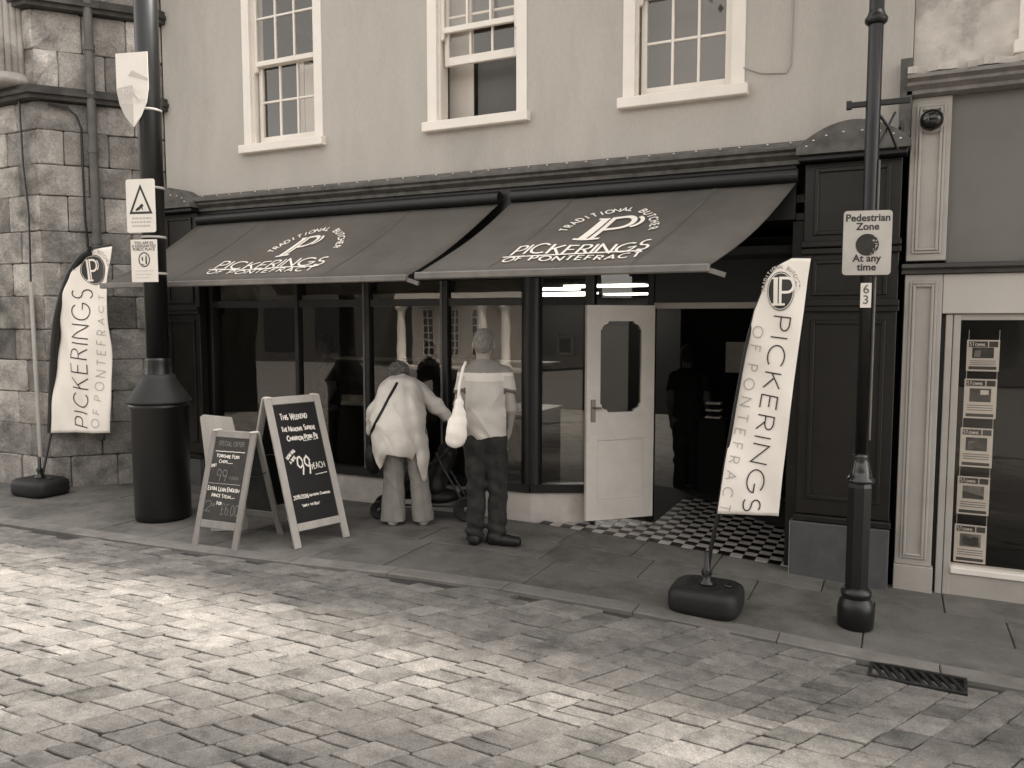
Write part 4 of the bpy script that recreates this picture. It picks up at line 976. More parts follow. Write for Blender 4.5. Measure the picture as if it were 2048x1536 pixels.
t = flag('r', 'white feather flag with its lettering running downward, in front of the doorway', OL, OR, -1.27, (-1.07, -1.27, gz(-1.07)),
         [(-1.075, .08), (-1.05, .3), (-1.003, .561), (-.968, .874), (-.914, 1.263), (-.86, 1.612), (-.805, 1.862), (-.735, 2.046), (-.664, 2.135), (-.592, 2.172), (-.486, 2.175)],
         (-.652, 1.975, .078, .118), [('PICKERINGS', (-.69, 1.825), (-.853, .595), .1, .0075, 1, .3, M_ink), ('OF PONTEFRACT', (-.808, 1.765), (-.99, .585), .06, .0055, 1, .75, M_inkgrey)], 0, .008)
def flag_base(t, w_, d_, h_):
    mb = MB(); n = 28; V = []; pr = [(.86, 0), (.97, .12), (1, .3), (1, .7), (.95, .88), (.82, 1)]
    for r_, z_ in pr:
        for k in range(n):
            a = 2 * math.pi * k / n; c, s_ = math.cos(a), math.sin(a); e = .45
            V.append((w_ / 2 * r_ * math.copysign(abs(c) ** e, c), d_ / 2 * r_ * math.copysign(abs(s_) ** e, s_), z_ * h_))
    mb.add(V, [(i * n + k, i * n + (k + 1) % n, (i + 1) * n + (k + 1) % n, (i + 1) * n + k) for i in range(len(pr) - 1) for k in range(n)] + [tuple(range(n))[::-1], tuple(range((len(pr) - 1) * n, len(pr) * n))], True)
    b = mb.build('water_base', M_blackrough, t)
    MB().lathe([(.05, h_), (.05, h_ + .012), (.03, h_ + .03), (.024, h_ + .06), (.026, h_ + .1), (.018, h_ + .11), (.016, h_ + .22)], n=14).build('spigot', M_black, t)
    MB().cbox(-.032, .032, -.02, .02, h_ + .06, h_ + .1, .006).build('clamp', M_black, t)
    for q in (-1, 1): MB().cbox(q * .1 - .03, q * .1 + .03, -d_ / 2 * .6, d_ / 2 * .6, h_ - .012, h_ + .003, .004).build('rib', M_blackrough, b)
    MB().lathe([(.024, h_), (.024, h_ + .014)], (w_ * .3, 0, 0), 12).build('filler_cap', M_black, b)
flag_base(t, .46, .4, .17)
OL = [(-8.014, .611), (-7.981, .853), (-7.905, 1.487), (-7.836, 1.8), (-7.732, 2.057), (-7.586, 2.283), (-7.424, 2.429), (-7.271, 2.499)]
OR = [(-7.121, .666), (-7.095, 1.5), (-7.08, 2.0), (-7.054, 2.196), (-6.992, 2.522)]
t = flag('l', 'white feather flag with its lettering running upward, beside the stone building', OL, OR, -.97, (-7.95, -1.18, 0),
         [(-7.95, .08, -1.18), (-7.98, .35, -1.09), (-8.03, .61, -.98), (-8.0, .853), (-7.92, 1.487), (-7.86, 1.8), (-7.75, 2.057), (-7.6, 2.295), (-7.43, 2.445), (-7.271, 2.52), (-7.0, 2.54)],
         (-7.285, 2.3, .2, .15), [('PICKERINGS', (-7.45, .695), (-7.347, 2.1), .25, .012, 1, .3, M_ink), ('OF PONTEFRACT', (-7.26, .709), (-7.115, 2.045), .105, .0085, 1, .7, M_inkgrey)], 0, .09)
flag_base(t, .52, .4, .17)
# ================================================================== CHALKBOARDS
def a_board(label, fl, fr, back, H, frame_m, board_m, writing, rail_low):
    wv = Vector((fr[0] - fl[0], fr[1] - fl[1], 0)); W_ = wv.length; wv.normalize(); nv = Vector((wv.y, -wv.x, 0))
    c = Vector(((fl[0] + fr[0]) / 2, (fl[1] + fr[1]) / 2, 0)) - nv * back / 2; z0 = gz(c.x)
    t = thing('chalkboard_sign', label, 'chalkboard', (c.x, c.y, z0), math.atan2(wv.y, wv.x), 'folding chalkboards on the pavement')
    for side in (1, -1):
        # frame coordinates: u across, v up the leaf, n outward
        base = Vector((0, -back / 2 * side, 0)); topp = Vector((0, -.02 * side, H)); vv = (topp - base); Lf = vv.length; vv.normalize(); nn = Vector((0, -vv.z, vv.y)) if side > 0 else Vector((0, vv.z, -vv.y))
        uu = Vector((side, 0, 0))
        X = Matrix(((uu.x, nn.x, vv.x, base.x), (uu.y, nn.y, vv.y, base.y), (uu.z, nn.z, vv.z, base.z), (0, 0, 0, 1)))
        st = W_ * .115; nm = 'front_leaf' if side > 0 else 'rear_leaf'
        lf = obj(nm, MB(X).cbox(-W_ / 2 + st + .001, W_ / 2 - st - .001, -.012, -.004, rail_low + .06, Lf - st * 1.0 - .002, .001).mesh(nm, board_m), t)
        for q in (-1, 1): MB(X).cbox(q * W_ / 2 - (st if q > 0 else 0), q * W_ / 2 + (0 if q > 0 else st), -.02, .006, .0, Lf, .004).build('stile', frame_m, lf)
        MB(X).cbox(-W_ / 2 + st, W_ / 2 - st, -.018, .004, Lf - st * 1.05, Lf - .001, .004).build('rail', frame_m, lf); MB(X).cbox(-W_ / 2 + st, W_ / 2 - st, -.018, .004, rail_low, rail_low + .062, .004).build('rail', frame_m, lf)
        if side > 0:
            bw_, bz0, bz1 = W_ - 2 * st, rail_low + .062, Lf - st * 1.05
            fx = lambda x, y: tuple(X @ Vector((-bw_ / 2 + x * bw_, -.0025, bz0 + (bz1 - bz0) * y)))
            mk = {}
            for (txt, x, y, h, wdt, wid, m_, sm, tilt) in writing:
                mb = MB(); mk[len(mk)] = (mb, m_); ar = bw_ / (bz1 - bz0)
                f2 = lambda a, b, x=x, y=y, tilt=tilt: fx(x + a - b * tilt, y + (b + a * tilt) * ar)
                if txt[0] == '_':
                    n_ = 12; V_, F_ = ribbon([(wid * i / n_, .004 * math.sin(i * 2.1) + (.01 * i / n_ if tilt == 0 else 0)) for i in range(n_ + 1)], wdt); mb.add([f2(*v) for v in V_], F_)
                else: letters(mb, txt, f2, h, wdt, 0, 0, width=wid, gap=.22, jit=.035, small=sm, wob=.006)
            for mb, m_ in mk.values(): mb.build('chalk_line', m_, lf)
    for q in (-1, 1):
        MB().tube([(q * (W_ / 2 - .015), -back * .2, H * .62), (q * (W_ / 2 - .015), 0, H * .6), (q * (W_ / 2 - .015), back * .2, H * .62)], .005, 6).build('stay_chain', M_blackrough, t)
        MB().cbox(q * (W_ / 2 - .04) - .02, q * (W_ / 2 - .04) + .02, -.035, .035, H - .004, H + .006, .003).build('hinge', M_nail, t)
C_, K_ = M_chalk, M_chalk_f
a_board('tall pale-framed chalkboard advertising the champion pork pie', (-4.22, -1.6), (-4.07, -1.1), .86, 1.17, M_wood, M_chalkbd,
 [('This Weekend', .12, .865, .13, .018, .62, C_, .72, 0.0), ('The National Supreme', .1, .765, .1, .02, .78, C_, .7, 0.), ('Champion Pork Pie', .18, .685, .1, .022, .72, C_, .72, 0.), ('__', .54, .672, 0, .014, .2, C_, 1, 0), ('__', .78, .675, 0, .014, .12, C_, 1, 0),
  ('DONT MISS', .1, .53, .045, .014, .2, C_, 1, .75), ('A BITE', .15, .49, .045, .014, .15, C_, 1, .75), ('99', .3, .39, .36, .034, .28, C_, 1, 0), ('pEACH', .62, .42, .12, .014, .3, C_, .8, 0.08), ('__', .66, .375, 0, .014, .28, C_, 1, .06),
  ('2015/2016', .05, .195, .075, .014, .34, C_, 1, 0), ('National Champion', .42, .2, .05, .013, .48, C_, .75, 0.02), ('"Simply the Best"', .2, .125, .05, .012, .42, C_, .75, 0.02)], .13)
a_board('short chalkboard with faded writing leaning before the tall one', (-5.06, -1.86), (-4.6, -1.84), .56, .9, M_wood_dk, M_chalkbd_g,
 [('SPECIAL OFFER', .12, .9, .1, .014, .74, K_, 1, 0), ('__', .06, .83, 0, .016, .86, C_, 1, 0), ('Yorkshire Pork', .12, .755, .085, .014, .66, C_, .75, 0), ('Chops', .22, .69, .075, .013, .24, C_, .75, 0), ('__', .48, .69, 0, .01, .14, C_, 1, 0), ('ONLY', .02, .63, .06, .014, .14, C_, 1, .2),
  ('99', .22, .47, .26, .02, .28, K_, 1, 0), ('p each', .6, .5, .08, .012, .24, K_, .8, 0), ('__', .02, .44, 0, .012, .92, mat('mid_chalk', .35, .9, .3, 60), 1, 0), ('Extra Lean English', .03, .355, .09, .016, .9, C_, .8, 0), ('Mince Steak', .17, .28, .075, .014, .55, C_, .8, 0), ('__', .72, .28, 0, .01, .12, C_, 1, 0),
  ('2', .04, .1, .24, .016, .16, K_, 1, 0), ('lb', .22, .17, .06, .012, .08, K_, 1, 0), ('For', .36, .19, .07, .016, .13, C_, .8, 0), ('£6.00', .5, .08, .24, .016, .5, K_, 1, 0)], .15)
# pale plank board propped behind them
t = thing('timber_panel', 'pale curved timber panel standing behind the short chalkboard', 'panel', (-5.12, -1.42, 0), R(38))
pts = [(-.13, 0), (-.16, .3), (-.17, .6), (-.21, .98), (-.18, 1.0), (.05, .97), (.09, .8), (.1, .5), (.1, 0)]
MB(Matrix.Rotation(R(-7), 4, 'X')).prism(pts, -.012, .012).build('board', M_wood, t, .004); MB().bar((-.1, .03, .0), (-.1, .14, .8), .03).build('prop', M_wood, t)

# ================================================================== PAVILION ACROSS THE MARKET PLACE (mirrored in the shop glass)
t = thing('market_pavilion', 'pale colonnaded building across the market place, mirrored in the shop window', 'building', (-15, -20, -.1))
M_pale = mat('pavilion_stone', .6, .8, .06, 2, .1)
MB().box(-2.75, 3.2, -5, -1.0, 0, 4.2).build('wall', M_pale, t); MB().cbox(-2.9, 3.35, -5.2, .35, 4.2, 4.7, .03).build('entablature', M_pale, t)
MB().prism_x([(-5.3, 4.7), (-2.4, 6.4), (.5, 4.7)], -3, 3.4).build('roof', MATS['roof_slate'], t)
MB().box(-2.75, 3.2, -.99, .4, 0, .12).build('step', M_pale, t)
for x_ in (-2.6, 1.0, 1.95, 3.05):
    MB().lathe([(.24, .12), (.24, .2), (.18, .24), (.17, 1.4), (.15, 2.25), (.15, 2.3), (.24, 2.36), (.24, 2.46)], (x_, 0, 0), 18).build('column', M_white, t)
MB().box(-2.75, 3.2, -.25, .25, 2.47, 4.19).build('frieze', M_pale, t)
for x_, wd2 in ((-1.95, .5), (-.75, .35), (2.55, .8), (.3, .5)):
    wn_ = MB().box(x_ - wd2 / 2, x_ + wd2 / 2, -.995, -.96, .5, 2.3).build('window', M_dark, t)
    nb = max(2, int(wd2 / .17))
    for i in range(nb + 1): MB().box(x_ - wd2 / 2 + wd2 * i / nb - .02, x_ - wd2 / 2 + wd2 * i / nb + .02, -.955, -.93, .5, 2.3).build('glazing_bar', M_white, wn_)
    for i in range(7): MB().box(x_ - wd2 / 2, x_ + wd2 / 2, -.928, -.915, .5 + i * .3 - .02, .5 + i * .3 + .02).build('glazing_bar', M_white, wn_)

M_brick = mat('sooty_brick', .05, .9, .3, 3, .4)
for nm, x0, x1, lb in (('l', -60, -18.2, 'dark brick terrace across the street, beyond the colonnaded building'), ('r', -11.2, 30, 'dark brick terrace across the street, behind the photographer')):
    t = thing('brick_terrace', lb, 'building', ((x0 + x1) / 2, -22, -.2), 0, 'terraces across the street'); hw = (x1 - x0) / 2
    MB().box(-hw, hw, -8, 0, 0, 7).build('wall', M_brick, t); MB().prism_x([(-8.3, 7), (-4, 10), (.3, 7)], -hw, hw).build('roof', MATS['roof_slate'], t)
    for i in range(int(hw * 2 / 3)):
        x_ = -hw + 1.5 + i * 3
        w_ = MB().box(x_ - .5, x_ + .5, .002, .03, 4, 5.7).build('window', M_dark, t); MB().cbox(x_ - .6, x_ + .6, .004, .12, 3.88, 3.98, .01).build('sill', M_taupe, w_); MB().box(x_ - 1, x_ + 1, .002, .03, .6, 2.6).build('window', M_dark, t)

# tree added out of view on the right, crown shaped to shade the near setts
t = thing('added_shade_tree', 'added leafy tree out of view right of the shops, shading the near setts', 'tree', (3.4, -2.6, -.2)); rq = random.Random(5)
tr = MB(); tr.tube([(0, 0, 0), (.05, .02, 1.6), (-.1, .05, 3.4), (-.5, .1, 5.0), (-1.0, .1, 6.2)], [.16, .13, .11, .08, .04], 12)
for i in range(9):
    a_ = rq.uniform(0, 6.28); z_ = rq.uniform(4, 5.6); l_ = rq.uniform(1.1, 2.4); tr.tube([(-.3, .08, z_), (-.3 + l_ * .5 * math.cos(a_) - .4, l_ * .3 * math.sin(a_), z_ + .8), (-.6 + l_ * math.cos(a_) - .5, l_ * .6 * math.sin(a_), z_ + 1.4)], [.05, .035, .012], 7)
tr.build('trunk', mat('bark', .09, .9, .4, 8, .6), t)
V, F = [], []
cl = [(xq, 1.0 + .25 * xq + rq.gauss(0, .6), 6.6 + rq.gauss(0, .5)) for xq in [rq.uniform(-5.0, 1.6) for _ in range(120)]]
for cx_, cy_, cz_ in cl:
    for _ in range(70):
        p = Vector((cx_ + rq.gauss(0, .33), cy_ + rq.gauss(0, .3), cz_ + rq.gauss(0, .26))); d_ = Vector((rq.gauss(0, 1), rq.gauss(0, 1), rq.gauss(0, .5))).normalized(); e_ = d_.cross(Vector((rq.gauss(0, .4), rq.gauss(0, .4), 1))).normalized(); l_ = rq.uniform(.06, .1)
        b_ = len(V); V += [p - d_ * l_, p + e_ * l_ * .5, p + d_ * l_, p - e_ * l_ * .5]; F.append((b_, b_ + 1, b_ + 2, b_ + 3))
MB().add(V, F).build('crown', mat('leaf', .08, .6, .3, 3), t)

# ================================================================== PEOPLE
class SDF:
    """signed-distance sculpting on a grid, meshed by surface nets"""
    def __init__(s, lo, hi, h):
        s.h = h; s.lo = np.array(lo, float); n = np.ceil((np.array(hi) - s.lo) / h).astype(int) + 1; s.n = n
        s.d = np.full(n, 1.0, np.float32); s.ax = [s.lo[i] + np.arange(n[i]) * h for i in range(3)]
    def sub(s, lo, hi):
        a = np.clip(np.floor((np.array(lo) - s.lo) / s.h).astype(int), 0, s.n); b = np.clip(np.ceil((np.array(hi) - s.lo) / s.h).astype(int) + 1, 0, s.n)
        sl = tuple(slice(a[i], b[i]) for i in range(3))
        X = np.meshgrid(*[s.ax[i][sl[i]] for i in range(3)], indexing='ij', sparse=True)
        return sl, X
    def blend(s, sl, e, k):
        d = s.d[sl]
        if k > 0: hh = np.clip(.5 + .5 * (d - e) / k, 0, 1); s.d[sl] = d + (e - d) * hh - k * hh * (1 - hh)
        else: s.d[sl] = np.minimum(d, e)
    def cone(s, a, b, r1, r2, k=.03, flat=None):
        a, b = np.array(a, float), np.array(b, float); m = max(r1, r2) + k + .03
        if flat: m = m * max(flat[1:]) if max(flat[1:]) > 1 else m
        sl, X = s.sub(np.minimum(a, b) - m, np.maximum(a, b) + m); ba = b - a; L = max(ba @ ba, 1e-9)
        P = [X[i] - a[i] for i in range(3)]; t = np.clip((P[0] * ba[0] + P[1] * ba[1] + P[2] * ba[2]) / L, 0, 1)
        Q = [P[i] - t * ba[i] for i in range(3)]
        if flat:   # (rotation about z, sx, sy): elliptical section
            c, sn = math.cos(flat[0]), math.sin(flat[0]); q0 = (Q[0] * c + Q[1] * sn) / flat[1]; q1 = (-Q[0] * sn + Q[1] * c) / flat[2]; Q = [q0, q1, Q[2]]
        e = np.sqrt(Q[0] ** 2 + Q[1] ** 2 + Q[2] ** 2) - (r1 + (r2 - r1) * t)
        if flat: e = e * min(flat[1], flat[2])
        s.blend(sl, e, k); return s
    def ell(s, c, r, k=.03, rot=None):
        c, r = np.array(c, float), np.array(r, float); m = r.max() + k + .03; sl, X = s.sub(c - m, c + m)
        P = [X[i] - c[i] for i in range(3)]
        if rot is not None:
            Mx = np.array(Matrix.Rotation(rot[1], 3, rot[0]).transposed()); P = [sum(Mx[i][j] * P[j] for j in range(3)) for i in range(3)]
        k0 = np.sqrt((P[0] / r[0]) ** 2 + (P[1] / r[1]) ** 2 + (P[2] / r[2]) ** 2); k1 = np.sqrt((P[0] / r[0] ** 2) ** 2 + (P[1] / r[1] ** 2) ** 2 + (P[2] / r[2] ** 2) ** 2) + 1e-6
        s.blend(sl, k0 * (k0 - 1) / k1, k); return s
    def chain(s, pts, rad, k=.02, flat=None):
        for i in range(len(pts) - 1): s.cone(pts[i], pts[i + 1], rad[i], rad[i + 1], k, flat)
        return s
    def cut(s, fn):
        X = np.meshgrid(*s.ax, indexing='ij', sparse=True); s.d = np.maximum(s.d, fn(*X).astype(np.float32)); return s
    def disp(s, fn):
        X = np.meshgrid(*s.ax, indexing='ij', sparse=True); s.d = s.d + fn(*X).astype(np.float32); return s
    def mesh(s, name, mats, mfn=None):
        d = s.d; ins = d < 0; nx, ny, nz = d.shape
        c = np.zeros((nx - 1, ny - 1, nz - 1), np.int8)
        for i in (0, 1):
            for j in (0, 1):
                for k in (0, 1): c += ins[i:nx - 1 + i, j:ny - 1 + j, k:nz - 1 + k]
        act = (c > 0) & (c < 8); idx = np.full(c.shape, -1, np.int64); A = np.argwhere(act); idx[act] = np.arange(len(A))
        acc = np.zeros((len(A), 3)); cnt = np.zeros(len(A))
        cor = [(i, j, k) for i in (0, 1) for j in (0, 1) for k in (0, 1)]
        for p in cor:
            for ax in range(3):
                if p[ax]: continue
                q = list(p); q[ax] = 1
                v0 = d[A[:, 0] + p[0], A[:, 1] + p[1], A[:, 2] + p[2]]; v1 = d[A[:, 0] + q[0], A[:, 1] + q[1], A[:, 2] + q[2]]
                cr_ = (v0 < 0) != (v1 < 0); t = np.where(cr_, v0 / np.where(cr_, v0 - v1, 1), 0)
                pt = np.tile(np.array(p, float), (len(A), 1)); pt[:, ax] += t; acc[cr_] += pt[cr_]; cnt[cr_] += 1
        V = (A + acc / cnt[:, None]) * s.h + s.lo
        F = []
        for ax in range(3):
            o1, o2 = (ax + 1) % 3, (ax + 2) % 3
            sl0 = [slice(1, -1)] * 3; sl0[ax] = slice(0, -1); sl1 = list(sl0); sl1[ax] = slice(1, None)
            a_, b_ = ins[tuple(sl0)], ins[tuple(sl1)]; e = np.argwhere(a_ != b_); fl = a_[a_ != b_]
            e = e + np.array([0 if i == ax else 1 for i in range(3)])
            def ci(da, db_):
                q = e.copy(); q[:, o1] -= da; q[:, o2] -= db_; return idx[q[:, 0], q[:, 1], q[:, 2]]
            Q = np.stack([ci(1, 1), ci(0, 1), ci(0, 0), ci(1, 0)], 1); Q[~fl] = Q[~fl][:, ::-1]; F.append(Q)
        F = np.concatenate(F); F = F[(F >= 0).all(1)]
        me = bpy.data.meshes.new(name); me.from_pydata(V.tolist(), [], F.tolist())
        for m in (mats if isinstance(mats, (list, tuple)) else [mats]): me.materials.append(m)
        if mfn is not None:
            cen = V[F].mean(1); me.polygons.foreach_set('material_index', mfn(cen[:, 0], cen[:, 1], cen[:, 2]).astype(np.int32))
        me.polygons.foreach_set('use_smooth', np.ones(len(F), bool)); me.update()
        return me
M_skin = mat('skin', .3, .55, .08, 20, .05, 120, spec=.3)
M_hairg = mat('short_grey_hair', .2, .85, .5, 70, .9, 150, stretch=(1, 1, .3), fine=.3)
M_hairw = mat('wavy_grey_brown_hair', .16, .8, .7, 45, 1., 110, fine=.4)
M_shirt = mat('pale_polo_cotton', .48, .9, .07, 9, .4, 200); M_shirt2 = mat('pale_stripe', .64, .9, .05, 6, .15, 300); M_yoke = mat('brown_grey_yoke', .22, .9, .08, 6, .15, 300)
M_collar = mat('dark_collar', .1, .9, .1)
M_jeans = mat('dark_jeans', .022, .9, .6, 14, .5, 180, fine=.25); M_shoe = mat('dark_shoe', .008, .5, .2)
M_card = mat('cream_cardigan', .72, .95, .08, 9, .7, 170); M_trou = mat('taupe_trousers', .24, .9, .14, 10, .4, 160); M_wshoe = mat('grey_shoe', .3, .6, .3)
M_bag = mat('white_cotton_bag', .85, .9, .04, 7, .1, 200); M_strap = mat('black_strap', .008, .6, .2)

def hand(S, w, d, side, fwd=(0, 0, 0), curl=.35, k=.006):
    """palm and five bent fingers hanging from wrist w along direction d; side = palm width direction"""
    w, d, sd_ = Vector(w), Vector(d).normalized(), Vector(side).normalized(); n = d.cross(sd_).normalized()
    S.cone(w, w + d * .03, .024, .03, .015); 
    for q in (-1, 0, 1): S.cone(w + d * .02 + sd_ * q * .018, w + d * .085 + sd_ * q * .024, .016, .015, .012)
    for i, (q, L_) in enumerate(((-.034, .06), (-.012, .075), (.011, .08), (.033, .07))):
        a = w + d * .088 + sd_ * q; dd = d; seg = L_ / 3; pts = [a]
        for j in range(3):
            dd = (dd + n * curl * (.5 + .4 * j)).normalized(); pts.append(pts[-1] + dd * seg * (1.15 - .15 * j))
        S.chain(pts, [.0105, .0098, .0092, .008], k)
    a = w + d * .03 + sd_ * .03; S.chain([a, a + sd_ * .03 + d * .03 + n * .012, a + sd_ * .034 + d * .06 + n * .024, a + sd_ * .03 + d * .08 + n * .032], [.014, .012, .011, .009], k)
def place(o, loc): o.location = loc; o.rotation_euler = (0, 0, YAW); return o
fold = lambda u, p=3: (1 - np.abs(np.sin(u))) ** p
wr = lambda x, y, z, a=1.: a * (.5 * np.sin(x * 31 + z * 17 + 2 * np.sin(z * 9 + y * 7)) + .5 * np.sin(z * 37 - x * 23 + y * 19 + 1.7 * np.sin(x * 13)))

def build_man(t):
    """standing man seen from behind: local x to the right, y away from the camera, z up"""
    H = .0065
    # body -----------------------------------------------------------
    S = SDF((-.42, -.3, -.01), (.42, .32, 1.78), H)
    S.ell((-.01, .02, 1.615), (.075, .095, .115), .02); S.ell((-.01, .075, 1.565), (.05, .05, .06), .02)          # skull, jaw
    S.cone((-.01, .118, 1.6), (-.01, .128, 1.585), .014, .017, .012)                                                # nose
    S.ell((-.01, .098, 1.545), (.025, .018, .008), .008)
    for q in (-1, 1):
        S.ell((-.01 + q * .077, .01, 1.605), (.014, .022, .034), .006, ('Z', q * .4)); S.ell((-.01 + q * .032, .1, 1.62), (.013, .01, .009), .006)
    S.cone((-.01, .01, 1.42), (-.01, .015, 1.54), .062, .055, .02)
    S.chain([(0, 0, .92), (0, .01, 1.12), (0, .0, 1.32)], [.12, .12, .13], .05, (0, 1.3, .85)); S.cone((-.12, 0, 1.38), (.12, 0, 1.38), .05, .05, .05)
    for q, kx in ((-1, -.075), (1, .09)):
        S.chain([(q * .085, 0, .9), (kx, .01, .5), (kx + q * .01, -.01, .09)], [.085, .058, .042], .03)
    S.chain([(-.165, 0, 1.36), (-.205, -.01, 1.13), (-.185, .08, .92)], [.05, .042, .03], .02); hand(S, (-.185, .08, .92), (.02, .25, -1), (.3, 1, .2))
    S.chain([(.165, .0, 1.36), (.212, -.03, 1.1), (.18, .07, .89)], [.052, .043, .031], .02); hand(S, (.18, .07, .89), (-.25, .35, -1), (-.3, 1, .2))
    obj('body', S.mesh('body', M_skin), t)
    S = SDF((-.14, -.14, 1.5), (.12, .14, 1.78), .005)
    S.ell((-.01, .008, 1.628), (.083, .1, .112), .01); S.cut(lambda x, y, z: np.maximum(np.maximum((y - .055) * .7 + (1.66 - z) * .5, 1.535 + .12 * np.clip(y + .02, 0, 1) - z), .0 * x - 1))
    S.disp(lambda x, y, z: .0014 * np.sin(x * 210) * np.sin(z * 190 + y * 150)); obj('hair', S.mesh('hair', M_hairg), t)
    # shirt ------------------------------------------------------------
    S = SDF((-.36, -.26, .8), (.36, .24, 1.5), H)
    S.chain([(.01, .0, .86), (.01, .0, 1.0), (.005, -.005, 1.2), (0, -.01, 1.34)], [.15, .146, .142, .135], .05, (0, 1.1, .9)); S.cone((-.14, 0, 1.385), (.14, 0, 1.385), .055, .055, .05); S.cone((-.07, 0, 1.43), (.07, 0, 1.43), .05, .05, .04)
    S.disp(lambda x, y, z: wr(x, y, z, .006) * np.clip((1.32 - z) * 4, .1, 1) + .006 * np.sin(z * 50 + x * 26 + 2 * np.sin(x * 11)) * np.clip((1.05 - z) * 6, 0, 1) + .005 * np.sin(x * 38 - z * 14) * np.clip(1 - np.abs(z - 1.15) * 5, 0, 1) - .010 * fold(z * 13 + x * 9 + .8 * np.sin(x * 14)) * np.clip((1.2 - z) * 5, 0, 1) - .008 * fold(x * 11 - z * 7 + 1) * np.clip(1 - np.abs(z - 1.2) * 6, 0, 1))
    S.cut(lambda x, y, z: (.872 + .012 * np.sin(x * 19) + .03 * x) - z)
    S2 = SDF((-.36, -.26, .8), (.36, .24, 1.5), H)
    S2.chain([(-.155, 0, 1.375), (-.195, -.01, 1.18)], [.06, .064], .03); S2.chain([(.165, 0, 1.375), (.205, -.02, 1.17)], [.06, .064], .03)
    S2.disp(lambda x, y, z: wr(x, y, z, .004)); S2.cut(lambda x, y, z: 1.232 + .25 * (.2 - np.abs(x)) - z)
    S.blend((slice(None),) * 3, S2.d, .025)
    def mf(x, y, z):
        m = np.zeros(len(x)); m[(z > 1.325)] = 1; m[z > 1.39] = 2; sl_ = (np.abs(x) > .155) & (z < 1.36); m[sl_ & (z > 1.3)] = 0; m[(np.abs(x) > .17) & (z < 1.258 + .25 * (.2 - np.abs(x)))] = 3; m[(np.abs(x) > .15) & (np.abs(x) <= .17) & (z < 1.258 + .25 * (.2 - np.abs(x))) & (z > 1.22)] = 3
        return m
    obj('polo_shirt', S.mesh('polo_shirt', [M_shirt, M_shirt2, M_yoke, M_collar], mf), t)
    S = SDF((-.14, -.13, 1.38), (.12, .14, 1.54), .005); S.cone((-.01, .008, 1.44), (-.01, .015, 1.495), .082, .068, .01); S.cut(lambda x, y, z: np.maximum(1.44 - z - .02, z - 1.492 + .12 * y)); obj('collar', S.mesh('collar', M_yoke), t)
    # jeans, shoes ------------------------------------------------------------
    S = SDF((-.3, -.24, .0), (.32, .24, .98), H)
    S.cone((-.05, 0, .88), (.06, 0, .88), .1, .1, .04, (0, 1., .95))
    S.ell((-.06, -.045, .83), (.085, .08, .1), .04); S.ell((.075, -.045, .83), (.085, .08, .1), .04)
    S.chain([(-.075, 0, .82), (-.07, .01, .46), (-.085, -.005, .06)], [.1, .077, .072], .03); S.chain([(.085, 0, .82), (.1, .005, .46), (.095, -.01, .06)], [.1, .077, .074], .03)
    S.disp(lambda x, y, z: wr(x, y, z, .006) + .012 * np.sin(z * 75 + x * 22 + y * 15) * np.clip((.24 - z) * 6, 0, 1) + .008 * np.sin(z * 48 + x * 30) * np.clip(1 - np.abs(z - .46) * 6, 0, 1))
    S.cut(lambda x, y, z: np.maximum(.035 - z, z - .9)); obj('jeans', S.mesh('jeans', M_jeans), t)
    for a, b in (((-.085, -.03, .04), (-.1, .15, .03)), ((.06, -.01, .04), (.25, -.06, .03))):
        S = SDF((-.22, -.16, -.005), (.34, .28, .14), .006); a_, b_ = Vector(a), Vector(b); m = a_.lerp(b_, .5)
        S.chain([a, tuple(m), b], [.05, .048, .042], .02); S.cone(a, (a[0], a[1], .09), .045, .042, .02); S.cut(lambda x, y, z: -z); obj('shoe', S.mesh('shoe', M_shoe), t)

man = place(thing('person', 'standing man with short grey hair in a pale polo shirt and dark jeans', 'person'), (-2.95, -.8, -.002))
build_man(man)
# white duffel bag hanging from his left shoulder
t = place(thing('shoulder_bag', 'white drawstring cotton bag hanging on the standing man', 'bag'), (-2.95, -.8, -.002))
S = SDF((-.4, -.34, .74), (-.08, .0, 1.26), .006)
S.chain([(-.185, -.17, 1.24), (-.19, -.172, 1.16), (-.195, -.175, 1.08), (-.203, -.178, 1.0), (-.213, -.18, .93), (-.225, -.175, .885)], [.012, .03, .052, .07, .082, .078], .012, (0, 1., .75)); S.disp(lambda x, y, z: .005 * np.sin(x * 70 + z * 12) * np.clip((z - .8) * 3, .15, 1) + wr(x, y, z, .003))
obj('pouch', S.mesh('pouch', M_bag), t)
MB().tube([(-.2, -.17, 1.19), (-.19, -.185, 1.3), (-.165, -.14, 1.425), (-.15, -.05, 1.468), (-.155, .05, 1.45), (-.18, .12, 1.33), (-.2, .12, 1.2)], .011, 8).build('strap', M_bag, t)

